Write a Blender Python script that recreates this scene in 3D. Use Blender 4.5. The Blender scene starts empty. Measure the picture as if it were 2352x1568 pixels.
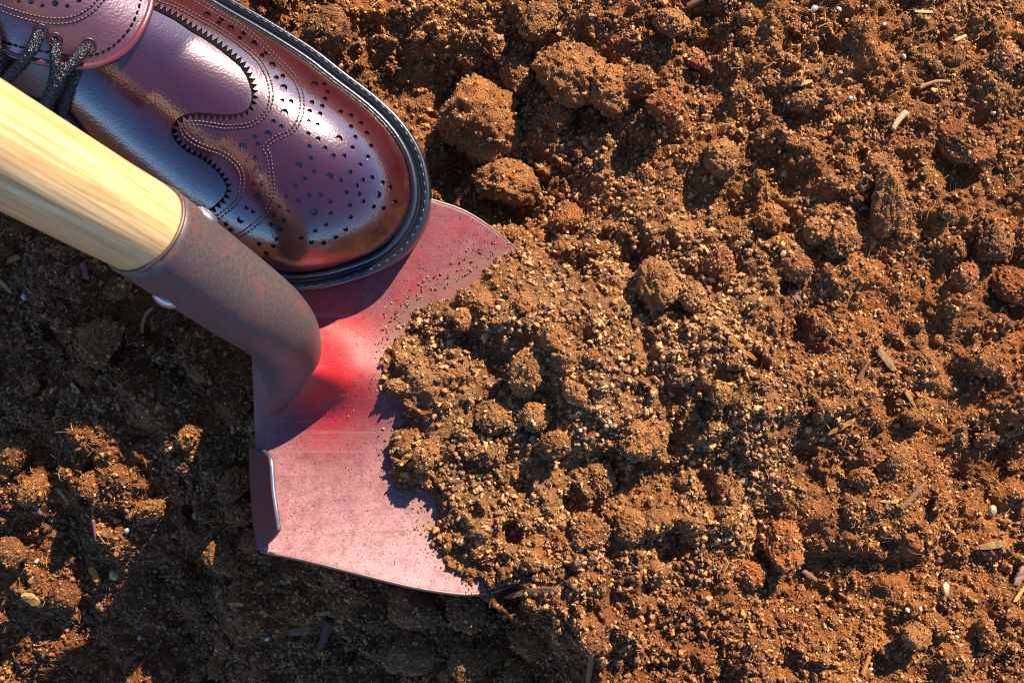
import bpy, bmesh, math, random
import numpy as np
from mathutils import Vector, Matrix, Euler
from mathutils.bvhtree import BVHTree
from mathutils.geometry import delaunay_2d_cdt

random.seed(7)
RNG = np.random.default_rng(11)

# ------------------------------------------------------------------ camera, sky, sun, exposure
CAM_H = 0.65                       # metres above the soil datum, looking straight down
LENS = 40.35
F = 2352.0 * LENS / 36.0           # focal length in picture units (picture 2352 x 1568 units)
CX, CY = 1176.0, 784.0
scene = bpy.context.scene
col = scene.collection
cd = bpy.data.cameras.new("camera")
cam = bpy.data.objects.new("camera", cd)
col.objects.link(cam)
cam.location = (0, 0, CAM_H)
cd.lens = LENS
cd.sensor_width = 36.0
cd.clip_start = 0.01
cd.clip_end = 500.0
cd.dof.use_dof = True
cd.dof.focus_distance = 0.575
cd.dof.aperture_fstop = 26.0
scene.camera = cam

SUN_EL = math.radians(32.0)
SUN_AZ = math.radians(56.0)        # from +X towards +Y (the sun stands beyond the top right of the frame)
sdir = Vector((math.cos(SUN_EL) * math.cos(SUN_AZ), math.cos(SUN_EL) * math.sin(SUN_AZ), math.sin(SUN_EL)))
world = bpy.data.worlds.new("World")
scene.world = world
world.use_nodes = True
wn = world.node_tree.nodes
wl = world.node_tree.links
bg = wn["Background"]
sky = wn.new("ShaderNodeTexSky")
sky.sky_type = 'NISHITA'
sky.sun_disc = False
sky.sun_elevation = SUN_EL
sky.sun_rotation = math.radians(90.0) - SUN_AZ
sky.air_density = 1.0
sky.dust_density = 0.0
sky.altitude = 2500.0
sky.ozone_density = 8.0
wl.new(sky.outputs[0], bg.inputs[0])
bg.inputs[1].default_value = 0.125
sd = bpy.data.lights.new("sun", 'SUN')
sd.energy = 5.0
sd.angle = math.radians(0.55)
sd.color = (1.0, 0.87, 0.70)
sun = bpy.data.objects.new("sun", sd)
col.objects.link(sun)
sun.location = sdir * 5
sun.rotation_euler = sdir.to_track_quat('Z', 'Y').to_euler()
scene.view_settings.view_transform = 'Standard'
scene.view_settings.look = 'None'
scene.view_settings.gamma = 1.0
scene.view_settings.exposure = 1.32
scene.view_settings.use_curve_mapping = False
scene.cycles.filter_width = 1.1

# ------------------------------------------------------------------ helpers
def Wp(px, py, z):
    d = CAM_H - z
    return Vector(((px - CX) * d / F, (CY - py) * d / F, z))

def tag(o, label=None, cat=None, group=None, kind=None):
    if label: o["label"] = label
    if cat: o["category"] = cat
    if group: o["group"] = group
    if kind: o["kind"] = kind
    return o

def link(name, me, mat=None, parent=None):
    o = bpy.data.objects.new(name, me)
    col.objects.link(o)
    if mat and me is not None and len(me.materials) == 0:
        me.materials.append(mat)
    if parent is not None:
        o.parent = parent
    return o

def mesh_np(name, V, Fc, smooth=True, mat=None):
    me = bpy.data.meshes.new(name)
    me.from_pydata([tuple(v) for v in V], [], [tuple(f) for f in Fc])
    me.update()
    if smooth:
        me.polygons.foreach_set("use_smooth", [True] * len(me.polygons))
    if mat: me.materials.append(mat)
    return me

def grid_mesh(name, P, mat=None, smooth=True, wrap_u=False):
    """P: array (nu, nv, 3)."""
    nu, nv = P.shape[:2]
    V = P.reshape(-1, 3).astype(np.float32)
    iu = np.arange(nu if wrap_u else nu - 1)
    iv = np.arange(nv - 1)
    A, B = np.meshgrid(iu, iv, indexing='ij')
    A2 = (A + 1) % nu
    q = np.stack([A * nv + B, A2 * nv + B, A2 * nv + B + 1, A * nv + B + 1], -1).reshape(-1, 4)
    me = bpy.data.meshes.new(name)
    me.vertices.add(len(V)); me.vertices.foreach_set("co", V.ravel())
    me.loops.add(q.size); me.loops.foreach_set("vertex_index", q.ravel().astype(np.int32))
    me.polygons.add(len(q))
    me.polygons.foreach_set("loop_start", np.arange(0, q.size, 4, dtype=np.int32))
    me.polygons.foreach_set("loop_total", np.full(len(q), 4, dtype=np.int32))
    me.update(calc_edges=True)
    if smooth: me.polygons.foreach_set("use_smooth", np.ones(len(q), dtype=bool))
    if mat: me.materials.append(mat)
    return me

def catmull(pts, n=8, closed=False):
    P = [np.array(p, float) for p in pts]
    out = []
    N = len(P)
    segs = N if closed else N - 1
    for i in range(segs):
        p1, p2 = P[i], P[(i + 1) % N]
        p0 = P[i - 1] if (closed or i > 0) else 2 * p1 - p2
        p3 = P[(i + 2) % N] if (closed or i + 2 < N) else 2 * p2 - p1
        for k in range(n):
            t = k / n
            out.append(0.5 * (2 * p1 + (p2 - p0) * t + (2 * p0 - 5 * p1 + 4 * p2 - p3) * t * t + (3 * p1 - p0 - 3 * p2 + p3) * t ** 3))
    if not closed: out.append(P[-1])
    return np.array(out)

def resample(pts, step):
    pts = np.asarray(pts, float)
    seg = np.linalg.norm(np.diff(pts, axis=0), axis=1)
    s = np.concatenate([[0], np.cumsum(seg)])
    n = max(2, int(round(s[-1] / step)) + 1)
    t = np.linspace(0, s[-1], n)
    return np.stack([np.interp(t, s, pts[:, k]) for k in range(pts.shape[1])], 1)

def in_poly(x, y, poly):
    x = np.asarray(x, float); y = np.asarray(y, float)
    inside = np.zeros(x.shape, bool)
    n = len(poly); j = n - 1
    for i in range(n):
        xi, yi = poly[i][0], poly[i][1]; xj, yj = poly[j][0], poly[j][1]
        if yi != yj:
            c = ((yi > y) != (yj > y)) & (x < (xj - xi) * (y - yi) / (yj - yi) + xi)
            inside ^= c
        j = i
    return inside

def dist_poly(x, y, pts):
    x = np.asarray(x, float); y = np.asarray(y, float)
    d = np.full(x.shape, 1e9)
    for i in range(len(pts) - 1):
        ax, ay = pts[i][0], pts[i][1]; bx, by = pts[i + 1][0], pts[i + 1][1]
        vx, vy = bx - ax, by - ay
        L = vx * vx + vy * vy + 1e-9
        t = np.clip(((x - ax) * vx + (y - ay) * vy) / L, 0, 1)
        d = np.minimum(d, np.hypot(x - ax - t * vx, y - ay - t * vy))
    return d

def _h(ix, iy, iz, seed):
    n = (ix * 374761393 + iy * 668265263 + iz * 2147483647 + seed * 974634777) & 0xFFFFFFFF
    n = ((n ^ (n >> 13)) * 1274126177) & 0xFFFFFFFF
    n = n ^ (n >> 16)
    return (n & 0xFFFFFF) / float(0xFFFFFF)

def vnoise(x, y, z=None, seed=0):
    x = np.asarray(x, float); y = np.asarray(y, float)
    z = np.zeros_like(x) if z is None else np.asarray(z, float)
    ix, iy, iz = np.floor(x).astype(np.int64), np.floor(y).astype(np.int64), np.floor(z).astype(np.int64)
    fx, fy, fz = x - ix, y - iy, z - iz
    fx, fy, fz = [f * f * f * (f * (f * 6 - 15) + 10) for f in (fx, fy, fz)]
    r = 0
    for a in (0, 1):
        for b in (0, 1):
            for c in (0, 1):
                w = (fx if a else 1 - fx) * (fy if b else 1 - fy) * (fz if c else 1 - fz)
                r = r + w * _h(ix + a, iy + b, iz + c, seed)
    return r * 2 - 1

def fbm(x, y, z=None, oct=4, seed=0, gain=0.5):
    r, a, f = 0, 1.0, 1.0
    for o in range(oct):
        r = r + a * vnoise(x * f, y * f, None if z is None else z * f, seed + o * 17)
        a *= gain; f *= 2.03
    return r

def sweep(path, radii, nseg=24, cap=True, squash=None, ref=(0.3, -0.9, 0.1)):
    """Tube along a 3D path; returns verts and faces."""
    P = [Vector(p) for p in path]
    V, Fc = [], []
    u = None
    for i, p in enumerate(P):
        t = (P[min(i + 1, len(P) - 1)] - P[max(i - 1, 0)]).normalized()
        if u is None:
            u = Vector(ref); u = (u - t * u.dot(t)).normalized()
        else:
            u = (u - t * u.dot(t)).normalized()
        w = t.cross(u)
        r = radii[i] if hasattr(radii, '__len__') else radii
        for k in range(nseg):
            a = 2 * math.pi * k / nseg
            rr = r if squash is None else r * squash(i, a)
            V.append(p + (u * math.cos(a) + w * math.sin(a)) * rr)
    for i in range(len(P) - 1):
        for k in range(nseg):
            k2 = (k + 1) % nseg
            Fc.append((i * nseg + k, i * nseg + k2, (i + 1) * nseg + k2, (i + 1) * nseg + k))
    if cap:
        Fc.append(tuple(reversed(range(nseg))))
        Fc.append(tuple((len(P) - 1) * nseg + k for k in range(nseg)))
    return V, Fc

# ------------------------------------------------------------------ materials
def new_mat(name):
    m = bpy.data.materials.new(name)
    m.use_nodes = True
    nt = m.node_tree
    return m, nt.nodes, nt.links, nt.nodes["Principled BSDF"]

def noise_node(N, L, scale, detail=4, rough=0.6, vec=None, dist=0.0):
    n = N.new("ShaderNodeTexNoise")
    n.inputs["Scale"].default_value = scale
    n.inputs["Detail"].default_value = detail
    n.inputs["Roughness"].default_value = rough
    n.inputs["Distortion"].default_value = dist
    if vec is not None: L.new(vec, n.inputs["Vector"])
    return n

def ramp(N, L, src, stops):
    r = N.new("ShaderNodeValToRGB")
    e = r.color_ramp.elements
    while len(e) < len(stops): e.new(0.5)
    for i, (p, c) in enumerate(stops):
        e[i].position = p
        e[i].color = (c[0], c[1], c[2], 1) if not isinstance(c, (int, float)) else (c, c, c, 1)
    L.new(src, r.inputs[0])
    return r

def mixc(N, L, fac, a, b, mode='MIX'):
    m = N.new("ShaderNodeMix")
    m.data_type = 'RGBA'; m.blend_type = mode
    def put(v, s):
        if isinstance(v, (int, float)): s.default_value = v
        elif isinstance(v, tuple): s.default_value = (v[0], v[1], v[2], 1)
        else: L.new(v, s)
    put(fac, m.inputs[0]); put(a, m.inputs[6]); put(b, m.inputs[7])
    return m.outputs[2]

def add_bump(N, L, bsdf, heights, strength, dist):
    prev = None
    for h in heights:
        b = N.new("ShaderNodeBump")
        b.inputs["Strength"].default_value = h[1] * strength
        b.inputs["Distance"].default_value = h[2] * dist
        L.new(h[0], b.inputs["Height"])
        if prev is not None: L.new(prev, b.inputs["Normal"])
        prev = b.outputs[0]
    L.new(prev, bsdf.inputs["Normal"])

ORANGE = [(0.074, 0.024, 0.007), (0.245, 0.089, 0.020), (0.440, 0.178, 0.042)]
FRESH = [(0.072, 0.028, 0.010), (0.225, 0.100, 0.033), (0.400, 0.194, 0.066)]

def soil_material(name, use_object_tint):
    m, N, L, B = new_mat(name)
    geo = N.new("ShaderNodeNewGeometry")
    n1 = noise_node(N, L, 38.0, 5, 0.65, geo.outputs["Position"])
    n2 = noise_node(N, L, 700.0, 4, 0.7, geo.outputs["Position"])
    n3 = noise_node(N, L, 12.0, 3, 0.5, geo.outputs["Position"])
    mix = N.new("ShaderNodeMath"); mix.operation = 'MULTIPLY_ADD'
    L.new(n2.outputs[0], mix.inputs[0]); mix.inputs[1].default_value = 0.75
    L.new(n1.outputs[0], mix.inputs[2])
    sub = N.new("ShaderNodeMath"); sub.operation = 'SUBTRACT'; L.new(mix.outputs[0], sub.inputs[0]); sub.inputs[1].default_value = 0.375
    r1 = ramp(N, L, sub.outputs[0], list(zip((0.22, 0.50, 0.80), ORANGE)))
    r2 = ramp(N, L, sub.outputs[0], list(zip((0.22, 0.50, 0.80), FRESH)))
    if use_object_tint:
        fr = 0.75
    else:
        fa = N.new("ShaderNodeAttribute"); fa.attribute_name = "fresh"; fr = fa.outputs["Fac"]
    rc_ = mixc(N, L, fr, r1.outputs[0], r2.outputs[0])
    red = ramp(N, L, n3.outputs[0], [(0.42, 0.0), (0.62, 1.0)])
    c = mixc(N, L, red.outputs[0], rc_, (1.0, 0.86, 0.76), 'MULTIPLY')
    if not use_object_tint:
        pa = N.new("ShaderNodeAttribute"); pa.attribute_name = "soil_shade"
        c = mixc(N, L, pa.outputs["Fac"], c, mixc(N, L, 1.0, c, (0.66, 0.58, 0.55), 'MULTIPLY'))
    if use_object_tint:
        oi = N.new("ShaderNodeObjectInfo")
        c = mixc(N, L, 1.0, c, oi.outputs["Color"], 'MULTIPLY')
    L.new(c, B.inputs["Base Color"])
    B.inputs["Roughness"].default_value = 0.85
    B.inputs["Specular IOR Level"].default_value = 0.25
    n4 = noise_node(N, L, 1500.0, 3, 0.7, geo.outputs["Position"])
    vor = N.new("ShaderNodeTexVoronoi"); vor.inputs["Scale"].default_value = 900.0
    L.new(geo.outputs["Position"], vor.inputs["Vector"])
    inv = N.new("ShaderNodeMath"); inv.operation = 'SUBTRACT'; inv.inputs[0].default_value = 1.0; L.new(vor.outputs["Distance"], inv.inputs[1])
    add_bump(N, L, B, [(inv.outputs[0], 0.9, 0.0014), (n4.outputs[0], 0.8, 0.0010)], 1.0, 1.0)
    return m

M_soil = soil_material("soil", False)
M_clod = soil_material("soil_clod", True)

def instance_material(name, stops, rough=0.85, spec=0.3, bump_scale=1500.0, stops2=None):
    m, N, L, B = new_mat(name)
    at = N.new("ShaderNodeAttribute"); at.attribute_type = 'INSTANCER'; at.attribute_name = "tone"
    r = ramp(N, L, at.outputs["Fac"], stops)
    rc_ = r.outputs[0]
    if stops2:
        a2 = N.new("ShaderNodeAttribute"); a2.attribute_type = 'INSTANCER'; a2.attribute_name = "fresh"
        rc_ = mixc(N, L, a2.outputs["Fac"], rc_, ramp(N, L, at.outputs["Fac"], stops2).outputs[0])
    geo = N.new("ShaderNodeNewGeometry")
    n = noise_node(N, L, bump_scale, 3, 0.6, geo.outputs["Position"])
    g = ramp(N, L, n.outputs[0], [(0.25, 0.62), (0.75, 1.25)])
    c = mixc(N, L, 1.0, rc_, g.outputs[0], 'MULTIPLY')
    L.new(c, B.inputs["Base Color"])
    B.inputs["Roughness"].default_value = rough
    B.inputs["Specular IOR Level"].default_value = spec
    add_bump(N, L, B, [(n.outputs[0], 0.5, 0.0005)], 1.0, 1.0)
    return m

M_crumb = instance_material("soil_crumb", [(0.0, (0.06, 0.018, 0.006)), (0.45, (0.26, 0.094, 0.021)), (0.80, (0.54, 0.232, 0.056)), (0.92, (0.56, 0.29, 0.09)), (1.0, (0.80, 0.60, 0.33))], 0.6, 0.5,
                            stops2=[(0.0, (0.07, 0.028, 0.011)), (0.45, (0.25, 0.113, 0.036)), (0.80, (0.53, 0.268, 0.088)), (0.92, (0.56, 0.29, 0.105)), (1.0, (0.80, 0.60, 0.34))])
M_fibre = instance_material("dry_fibre", [(0.0, (0.16, 0.055, 0.016)), (0.5, (0.42, 0.17, 0.035)), (1.0, (0.72, 0.42, 0.12))], 0.6, 0.4)
M_grain = instance_material("blade_grain", [(0.0, (0.12, 0.045, 0.02)), (0.6, (0.30, 0.13, 0.06)), (1.0, (0.6, 0.38, 0.2))], 0.8, 0.3)

def piece_material(name, rough=0.6, streak=False, spec=0.4):
    m, N, L, B = new_mat(name)
    oi = N.new("ShaderNodeObjectInfo")
    tc = N.new("ShaderNodeTexCoord")
    mp = N.new("ShaderNodeMapping")
    mp.inputs["Scale"].default_value = (1.0, 7.0, 7.0) if streak else (1, 1, 1)
    L.new(tc.outputs["Object"], mp.inputs[0])
    n = noise_node(N, L, 2.2 if streak else 2.6, 5, 0.65, mp.outputs[0])
    g = ramp(N, L, n.outputs[0], [(0.28, 0.45), (0.55, 0.9), (0.75, 1.15)])
    c = mixc(N, L, 1.0, oi.outputs["Color"], g.outputs[0], 'MULTIPLY')
    L.new(c, B.inputs["Base Color"])
    B.inputs["Roughness"].default_value = rough
    B.inputs["Specular IOR Level"].default_value = spec
    add_bump(N, L, B, [(n.outputs[0], 0.6, 0.0006)], 1.0, 1.0)
    return m

M_pebble = piece_material("pebble", 0.45, False, 0.5)
M_chip = piece_material("wood_chip", 0.7, True, 0.3)

def leather_material(name, colour, rough, coat, coat_rough, grain=1.0, spec=0.6):
    m, N, L, B = new_mat(name)
    geo = N.new("ShaderNodeNewGeometry")
    n = noise_node(N, L, 45.0, 4, 0.6, geo.outputs["Position"])
    c = ramp(N, L, n.outputs[0], [(0.3, tuple(v * 0.75 for v in colour)), (0.7, tuple(v * 1.2 for v in colour))])
    L.new(c.outputs[0], B.inputs["Base Color"])
    B.inputs["Roughness"].default_value = rough
    B.inputs["Specular IOR Level"].default_value = spec
    B.inputs["Specular Tint"].default_value = (1.0, 0.62, 0.66, 1.0) if colour[0] > 0.02 else (1, 1, 1, 1)
    B.inputs["Coat Weight"].default_value = coat
    B.inputs["Coat Roughness"].default_value = coat_rough
    B.inputs["Coat IOR"].default_value = 1.95
    vor = N.new("ShaderNodeTexVoronoi"); vor.inputs["Scale"].default_value = 1050.0
    vor.feature = 'SMOOTH_F1'
    L.new(geo.outputs["Position"], vor.inputs["Vector"])
    n2 = noise_node(N, L, 260.0, 3, 0.6, geo.outputs["Position"])
    add_bump(N, L, B, [(n2.outputs[0], 0.10 * grain, 0.0007), (vor.outputs["Distance"], 0.22 * grain, 0.0005)], 1.0, 1.0)
    L.new(B.inputs["Normal"].links[0].from_socket, B.inputs["Coat Normal"])
    return m

M_leather = leather_material("burgundy_leather", (0.029, 0.0024, 0.0042), 0.34, 0.9, 0.17, 0.6, 0.42)
M_quarter = leather_material("burgundy_quarter_leather", (0.058, 0.009, 0.012), 0.46, 0.8, 0.33, 1.1, 1.0)
M_piping = leather_material("burgundy_piping", (0.11, 0.013, 0.016), 0.40, 0.6, 0.25, 0.3)
M_tongue = leather_material("shaded_tongue_leather", (0.008, 0.008, 0.014), 0.5, 0.4, 0.35, 1.2)  # navy-black colour holds the shade the tongue lies in
M_gimp = leather_material("gimp_edge", (0.004, 0.0012, 0.0012), 0.8, 0.0, 0.4, 0.3, 0.1)
M_stitch = leather_material("stitch_thread", (0.040, 0.010, 0.010), 0.5, 0.2, 0.35, 0.3, 0.4)
M_rubber = leather_material("black_welt", (0.006, 0.0065, 0.008), 0.35, 0.55, 0.25, 0.6)
M_welt_thread = leather_material("welt_thread", (0.007, 0.007, 0.009), 0.5, 0.25, 0.4, 0.4, 0.3)

def lace_material():
    m, N, L, B = new_mat("black_lace")
    geo = N.new("ShaderNodeNewGeometry")
    v = N.new("ShaderNodeTexVoronoi"); v.inputs["Scale"].default_value = 1300.0
    L.new(geo.outputs["Position"], v.inputs["Vector"])
    B.inputs["Base Color"].default_value = (0.006, 0.006, 0.007, 1)
    B.inputs["Roughness"].default_value = 0.38
    B.inputs["Specular IOR Level"].default_value = 0.7
    add_bump(N, L, B, [(v.outputs["Distance"], 1.0, 0.0008)], 1.0, 1.0)
    return m
M_lace = lace_material()

def wood_material():
    m, N, L, B = new_mat("ash_wood")
    tc = N.new("ShaderNodeTexCoord")
    mp = N.new("ShaderNodeMapping")
    mp.inputs["Scale"].default_value = (95.0, 95.0, 4.0)
    L.new(tc.outputs["Object"], mp.inputs[0])
    n = noise_node(N, L, 3.0, 6, 0.6, mp.outputs[0], 0.6)
    mp2 = N.new("ShaderNodeMapping"); mp2.inputs["Scale"].default_value = (900.0, 900.0, 26.0)
    L.new(tc.outputs["Object"], mp2.inputs[0])
    n2 = noise_node(N, L, 1.0, 4, 0.7, mp2.outputs[0])
    r = ramp(N, L, n.outputs[0], [(0.30, (0.48, 0.255, 0.085)), (0.5, (0.62, 0.39, 0.155)), (0.68, (0.73, 0.51, 0.245))])
    g = ramp(N, L, n2.outputs[0], [(0.34, 0.62), (0.52, 1.03)])
    c = mixc(N, L, 1.0, r.outputs[0], g.outputs[0], 'MULTIPLY')
    L.new(c, B.inputs["Base Color"])
    B.inputs["Roughness"].default_value = 0.42
    B.inputs["Coat Weight"].default_value = 0.25
    B.inputs["Coat Roughness"].default_value = 0.3
    add_bump(N, L, B, [(n2.outputs[0], 0.15, 0.0005)], 1.0, 1.0)
    return m
M_wood = wood_material()

def blade_material():
    m, N, L, B = new_mat("red_painted_steel")
    geo = N.new("ShaderNodeNewGeometry")
    at = N.new("ShaderNodeAttribute"); at.attribute_name = "dust"
    nb = noise_node(N, L, 30.0, 5, 0.65, geo.outputs["Position"])
    nf = noise_node(N, L, 900.0, 3, 0.75, geo.outputs["Position"])
    nm = noise_node(N, L, 160.0, 5, 0.7, geo.outputs["Position"], 0.5)
    def madd(a, k, b):
        x = N.new("ShaderNodeMath"); x.operation = 'MULTIPLY_ADD'
        L.new(a, x.inputs[0]); x.inputs[1].default_value = k
        if isinstance(b, float): x.inputs[2].default_value = b
        else: L.new(b, x.inputs[2])
        return x.outputs[0]
    s = madd(nb.outputs[0], 0.55, at.outputs["Fac"])
    s = madd(nf.outputs[0], 0.75, s)
    s = madd(nm.outputs[0], 0.35, s)
    s = madd(s, 1.0, -0.82)
    mask = ramp(N, L, s, [(0.0, 0.0), (1.0, 1.0)])
    dustc = ramp(N, L, nm.outputs[0], [(0.3, (0.27, 0.095, 0.095)), (0.7, (0.38, 0.19, 0.18))])
    c = ramp(N, L, mask.outputs[0], [(0.0, (0.42, 0.007, 0.008)), (0.42, (0.185, 0.046, 0.050)), (0.75, (0.235, 0.090, 0.090)), (1.0, (0.33, 0.178, 0.168))]).outputs[0]
    sm = ramp(N, L, nm.outputs[0], [(0.30, 0.70), (0.50, 1.0), (0.72, 1.16)])
    c = mixc(N, L, 1.0, c, sm.outputs[0], 'MULTIPLY')
    ns_ = noise_node(N, L, 420.0, 2, 0.6, geo.outputs["Position"])
    sp2 = ramp(N, L, ns_.outputs[0], [(0.66, 0.0), (0.72, 0.8)])
    c = mixc(N, L, sp2.outputs[0], c, (0.22, 0.10, 0.06))
    spk = ramp(N, L, nf.outputs[0], [(0.34, 1.0), (0.40, 0.0)])
    c = mixc(N, L, spk.outputs[0], c, (0.10, 0.03, 0.025))
    so = N.new("ShaderNodeAttribute"); so.attribute_name = "soil"
    smf = madd(so.outputs["Fac"], 0.9, madd(nm.outputs[0], 1.5, -0.95))
    smr = ramp(N, L, smf, [(0.10, 0.0), (0.65, 0.75)])
    c = mixc(N, L, smr.outputs[0], c, (0.17, 0.085, 0.055))
    mp = N.new("ShaderNodeMapping"); mp.inputs["Rotation"].default_value = (0, 0, math.radians(12)); mp.inputs["Scale"].default_value = (12.0, 520.0, 60.0)
    L.new(geo.outputs["Position"], mp.inputs[0])
    stn = noise_node(N, L, 1.0, 3, 0.6, mp.outputs[0])
    sr1 = ramp(N, L, stn.outputs[0], [(0.60, 0.0), (0.72, 0.30)])
    c = mixc(N, L, sr1.outputs[0], c, (0.30, 0.17, 0.15))
    sr2 = ramp(N, L, stn.outputs[0], [(0.28, 0.35), (0.40, 0.0)])
    c = mixc(N, L, sr2.outputs[0], c, (0.11, 0.028, 0.028))
    wr = N.new("ShaderNodeAttribute"); wr.attribute_name = "dusty_shade"
    c = mixc(N, L, wr.outputs["Fac"], c, (0.115, 0.062, 0.052))
    L.new(c, B.inputs["Base Color"])
    rr = ramp(N, L, mask.outputs[0], [(0.0, 0.50), (1.0, 0.75)])
    L.new(rr.outputs[0], B.inputs["Roughness"])
    B.inputs["Specular IOR Level"].default_value = 0.45
    add_bump(N, L, B, [(nf.outputs[0], 0.25, 0.0005)], 1.0, 1.0)
    return m
M_blade = blade_material()

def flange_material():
    m, N, L, B = new_mat("shade_darkened_red_paint")  # smudged red paint, its colour darkened for the step's shaded face
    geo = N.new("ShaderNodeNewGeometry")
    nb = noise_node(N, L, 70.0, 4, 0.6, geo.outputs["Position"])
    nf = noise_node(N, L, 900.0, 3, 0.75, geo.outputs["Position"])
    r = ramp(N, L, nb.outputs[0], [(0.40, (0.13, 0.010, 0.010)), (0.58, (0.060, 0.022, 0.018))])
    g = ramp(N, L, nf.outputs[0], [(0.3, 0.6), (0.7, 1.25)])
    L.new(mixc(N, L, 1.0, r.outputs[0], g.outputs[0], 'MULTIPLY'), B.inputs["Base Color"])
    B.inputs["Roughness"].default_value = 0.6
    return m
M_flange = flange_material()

def socket_material():
    m, N, L, B = new_mat("worn_socket_steel")
    geo = N.new("ShaderNodeNewGeometry")
    at = N.new("ShaderNodeAttribute"); at.attribute_name = "dust"
    nb = noise_node(N, L, 85.0, 6, 0.75, geo.outputs["Position"])
    nf = noise_node(N, L, 850.0, 3, 0.75, geo.outputs["Position"])
    base = ramp(N, L, nf.outputs[0], [(0.30, (0.040, 0.030, 0.028)), (0.65, (0.105, 0.074, 0.068))])
    redm = ramp(N, L, nb.outputs[0], [(0.52, 0.0), (0.74, 0.85)])
    c = mixc(N, L, redm.outputs[0], base.outputs[0], (0.19, 0.045, 0.042))
    c = mixc(N, L, at.outputs["Fac"], c, (0.20, 0.040, 0.032))
    L.new(c, B.inputs["Base Color"])
    B.inputs["Metallic"].default_value = 0.15
    B.inputs["Roughness"].default_value = 0.46
    add_bump(N, L, B, [(nf.outputs[0], 0.2, 0.0004)], 1.0, 1.0)
    return m
M_socket = socket_material()

def metal_material(name, colour, rough):
    m, N, L, B = new_mat(name)
    geo = N.new("ShaderNodeNewGeometry")
    n = noise_node(N, L, 500.0, 4, 0.6, geo.outputs["Position"])
    r = ramp(N, L, n.outputs[0], [(0.3, tuple(v * 0.7 for v in colour)), (0.7, colour)])
    L.new(r.outputs[0], B.inputs["Base Color"])
    B.inputs["Metallic"].default_value = 0.9
    B.inputs["Roughness"].default_value = rough
    return m
M_rivet = metal_material("rivet_steel", (0.55, 0.55, 0.58), 0.35)
M_edge = metal_material("bare_steel_edge", (0.22, 0.14, 0.11), 0.55)

# ------------------------------------------------------------------ shovel blade surface (needed by the soil heap)
LOW = [(597, 1266), (700, 1287), (850, 1325), (950, 1349), (1050, 1364), (1110, 1362), (1165, 1347), (1290, 1290), (1430, 1200), (1560, 1090), (1660, 990), (1730, 930)]
UPP = [(560, 395), (680, 402), (820, 420), (910, 436), (1000, 462), (1070, 487), (1140, 533), (1205, 586), (1330, 660), (1480, 750), (1620, 850), (1730, 930)]
TT = [0, .09, .22, .31, .40, .47, .55, .63, .74, .84, .93, 1.0]
ZC = [.071, .070, .069, .067, .064, .060, .055, .049, .034, .024, .014, .004]    # height of the blade's centre line
DISH = [.018, .0185, .019, .019, .0185, .018, .0175, .0165, .014, .009, .005, .002]
NECK = (700.0, 846.0)

def blade_surface(nu=120, nv=110):
    u = np.linspace(0, 1, nu) ** 1.0
    v = np.linspace(-1, 1, nv)
    lowc = catmull(LOW, 10); uppc = catmull(UPP, 10); tt = catmull([(t,) for t in TT], 10)[:, 0]
    lx, ly = np.interp(u, tt, lowc[:, 0]), np.interp(u, tt, lowc[:, 1])
    ux, uy = np.interp(u, tt, uppc[:, 0]), np.interp(u, tt, uppc[:, 1])
    zc, di = np.interp(u, TT, ZC), np.interp(u, TT, DISH)
    U, Vv = np.meshgrid(u, v, indexing='ij')
    w = (Vv + 1) / 2
    PX = lx[:, None] * (1 - w) + ux[:, None] * w
    PY = ly[:, None] * (1 - w) + uy[:, None] * w
    # the rear edge bows a little towards the neck
    Z = zc[:, None] + di[:, None] * np.abs(Vv) ** 2.0 * np.where(Vv > 0, 0.40, 1.0)
    dx, dy = PX - NECK[0], PY - NECK[1]
    ax = (dx * 0.99 + dy * 0.13); ay = (-dx * 0.13 + dy * 0.99)
    sx = np.where(ax > 0, 82.0, 170.0)
    r2 = (ax / sx) ** 2 + (ay / np.where(ax > 0, 64.0, 64.0 + np.clip(-ax, 0, 90) * .35)) ** 2
    Z = Z + 0.024 * np.exp(-r2 ** 1.1) + 0.012 * np.exp(-((np.clip(ax, 0, None) / 260) ** 2 + (ay / 80.0) ** 2)) 
    # rear shoulder: the sheet rises towards the socket along the back edge
    Z = Z + 0.006 * np.exp(-((ax + 110) / 60.0) ** 2 - (ay / 150.0) ** 2)
    # convert with the real height so that the outline sits where it is seen
    X = (PX - CX) * (CAM_H - Z) / F
    Y = (CY - PY) * (CAM_H - Z) / F
    rd = np.hypot((PX - 762) * .95, (PY - 870) * .72)
    dust = np.clip((rd - 25) / 150.0, 0, 1)
    tipd = np.exp(-np.hypot(PX - 1060, PY - 1330) / 210.0)
    dust = dust * np.clip(0.50 + ay / 1500.0 + .42 * tipd, .40, 1.0)
    dusty_shade = np.clip(1.1 * np.exp(-((ax + 90) / 62.0) ** 2 - ((ay - 25) / 95.0) ** 2), 0, .9)  # grey-brown dust and the neck's shade, painted as one patch
    return np.stack([X, Y, Z], -1), dust, dusty_shade, PY, PX

BP, BDUST, BDUSTY_SHADE, BPY, BPXX = blade_surface()
_nu, _nv = BP.shape[:2]
_bv = [Vector(p) for p in BP.reshape(-1, 3)]
_bf = [(i * _nv + j, (i + 1) * _nv + j, (i + 1) * _nv + j + 1, i * _nv + j + 1) for i in range(_nu - 1) for j in range(_nv - 1)]
BLADE_BVH = BVHTree.FromPolygons(_bv, _bf)

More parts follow.
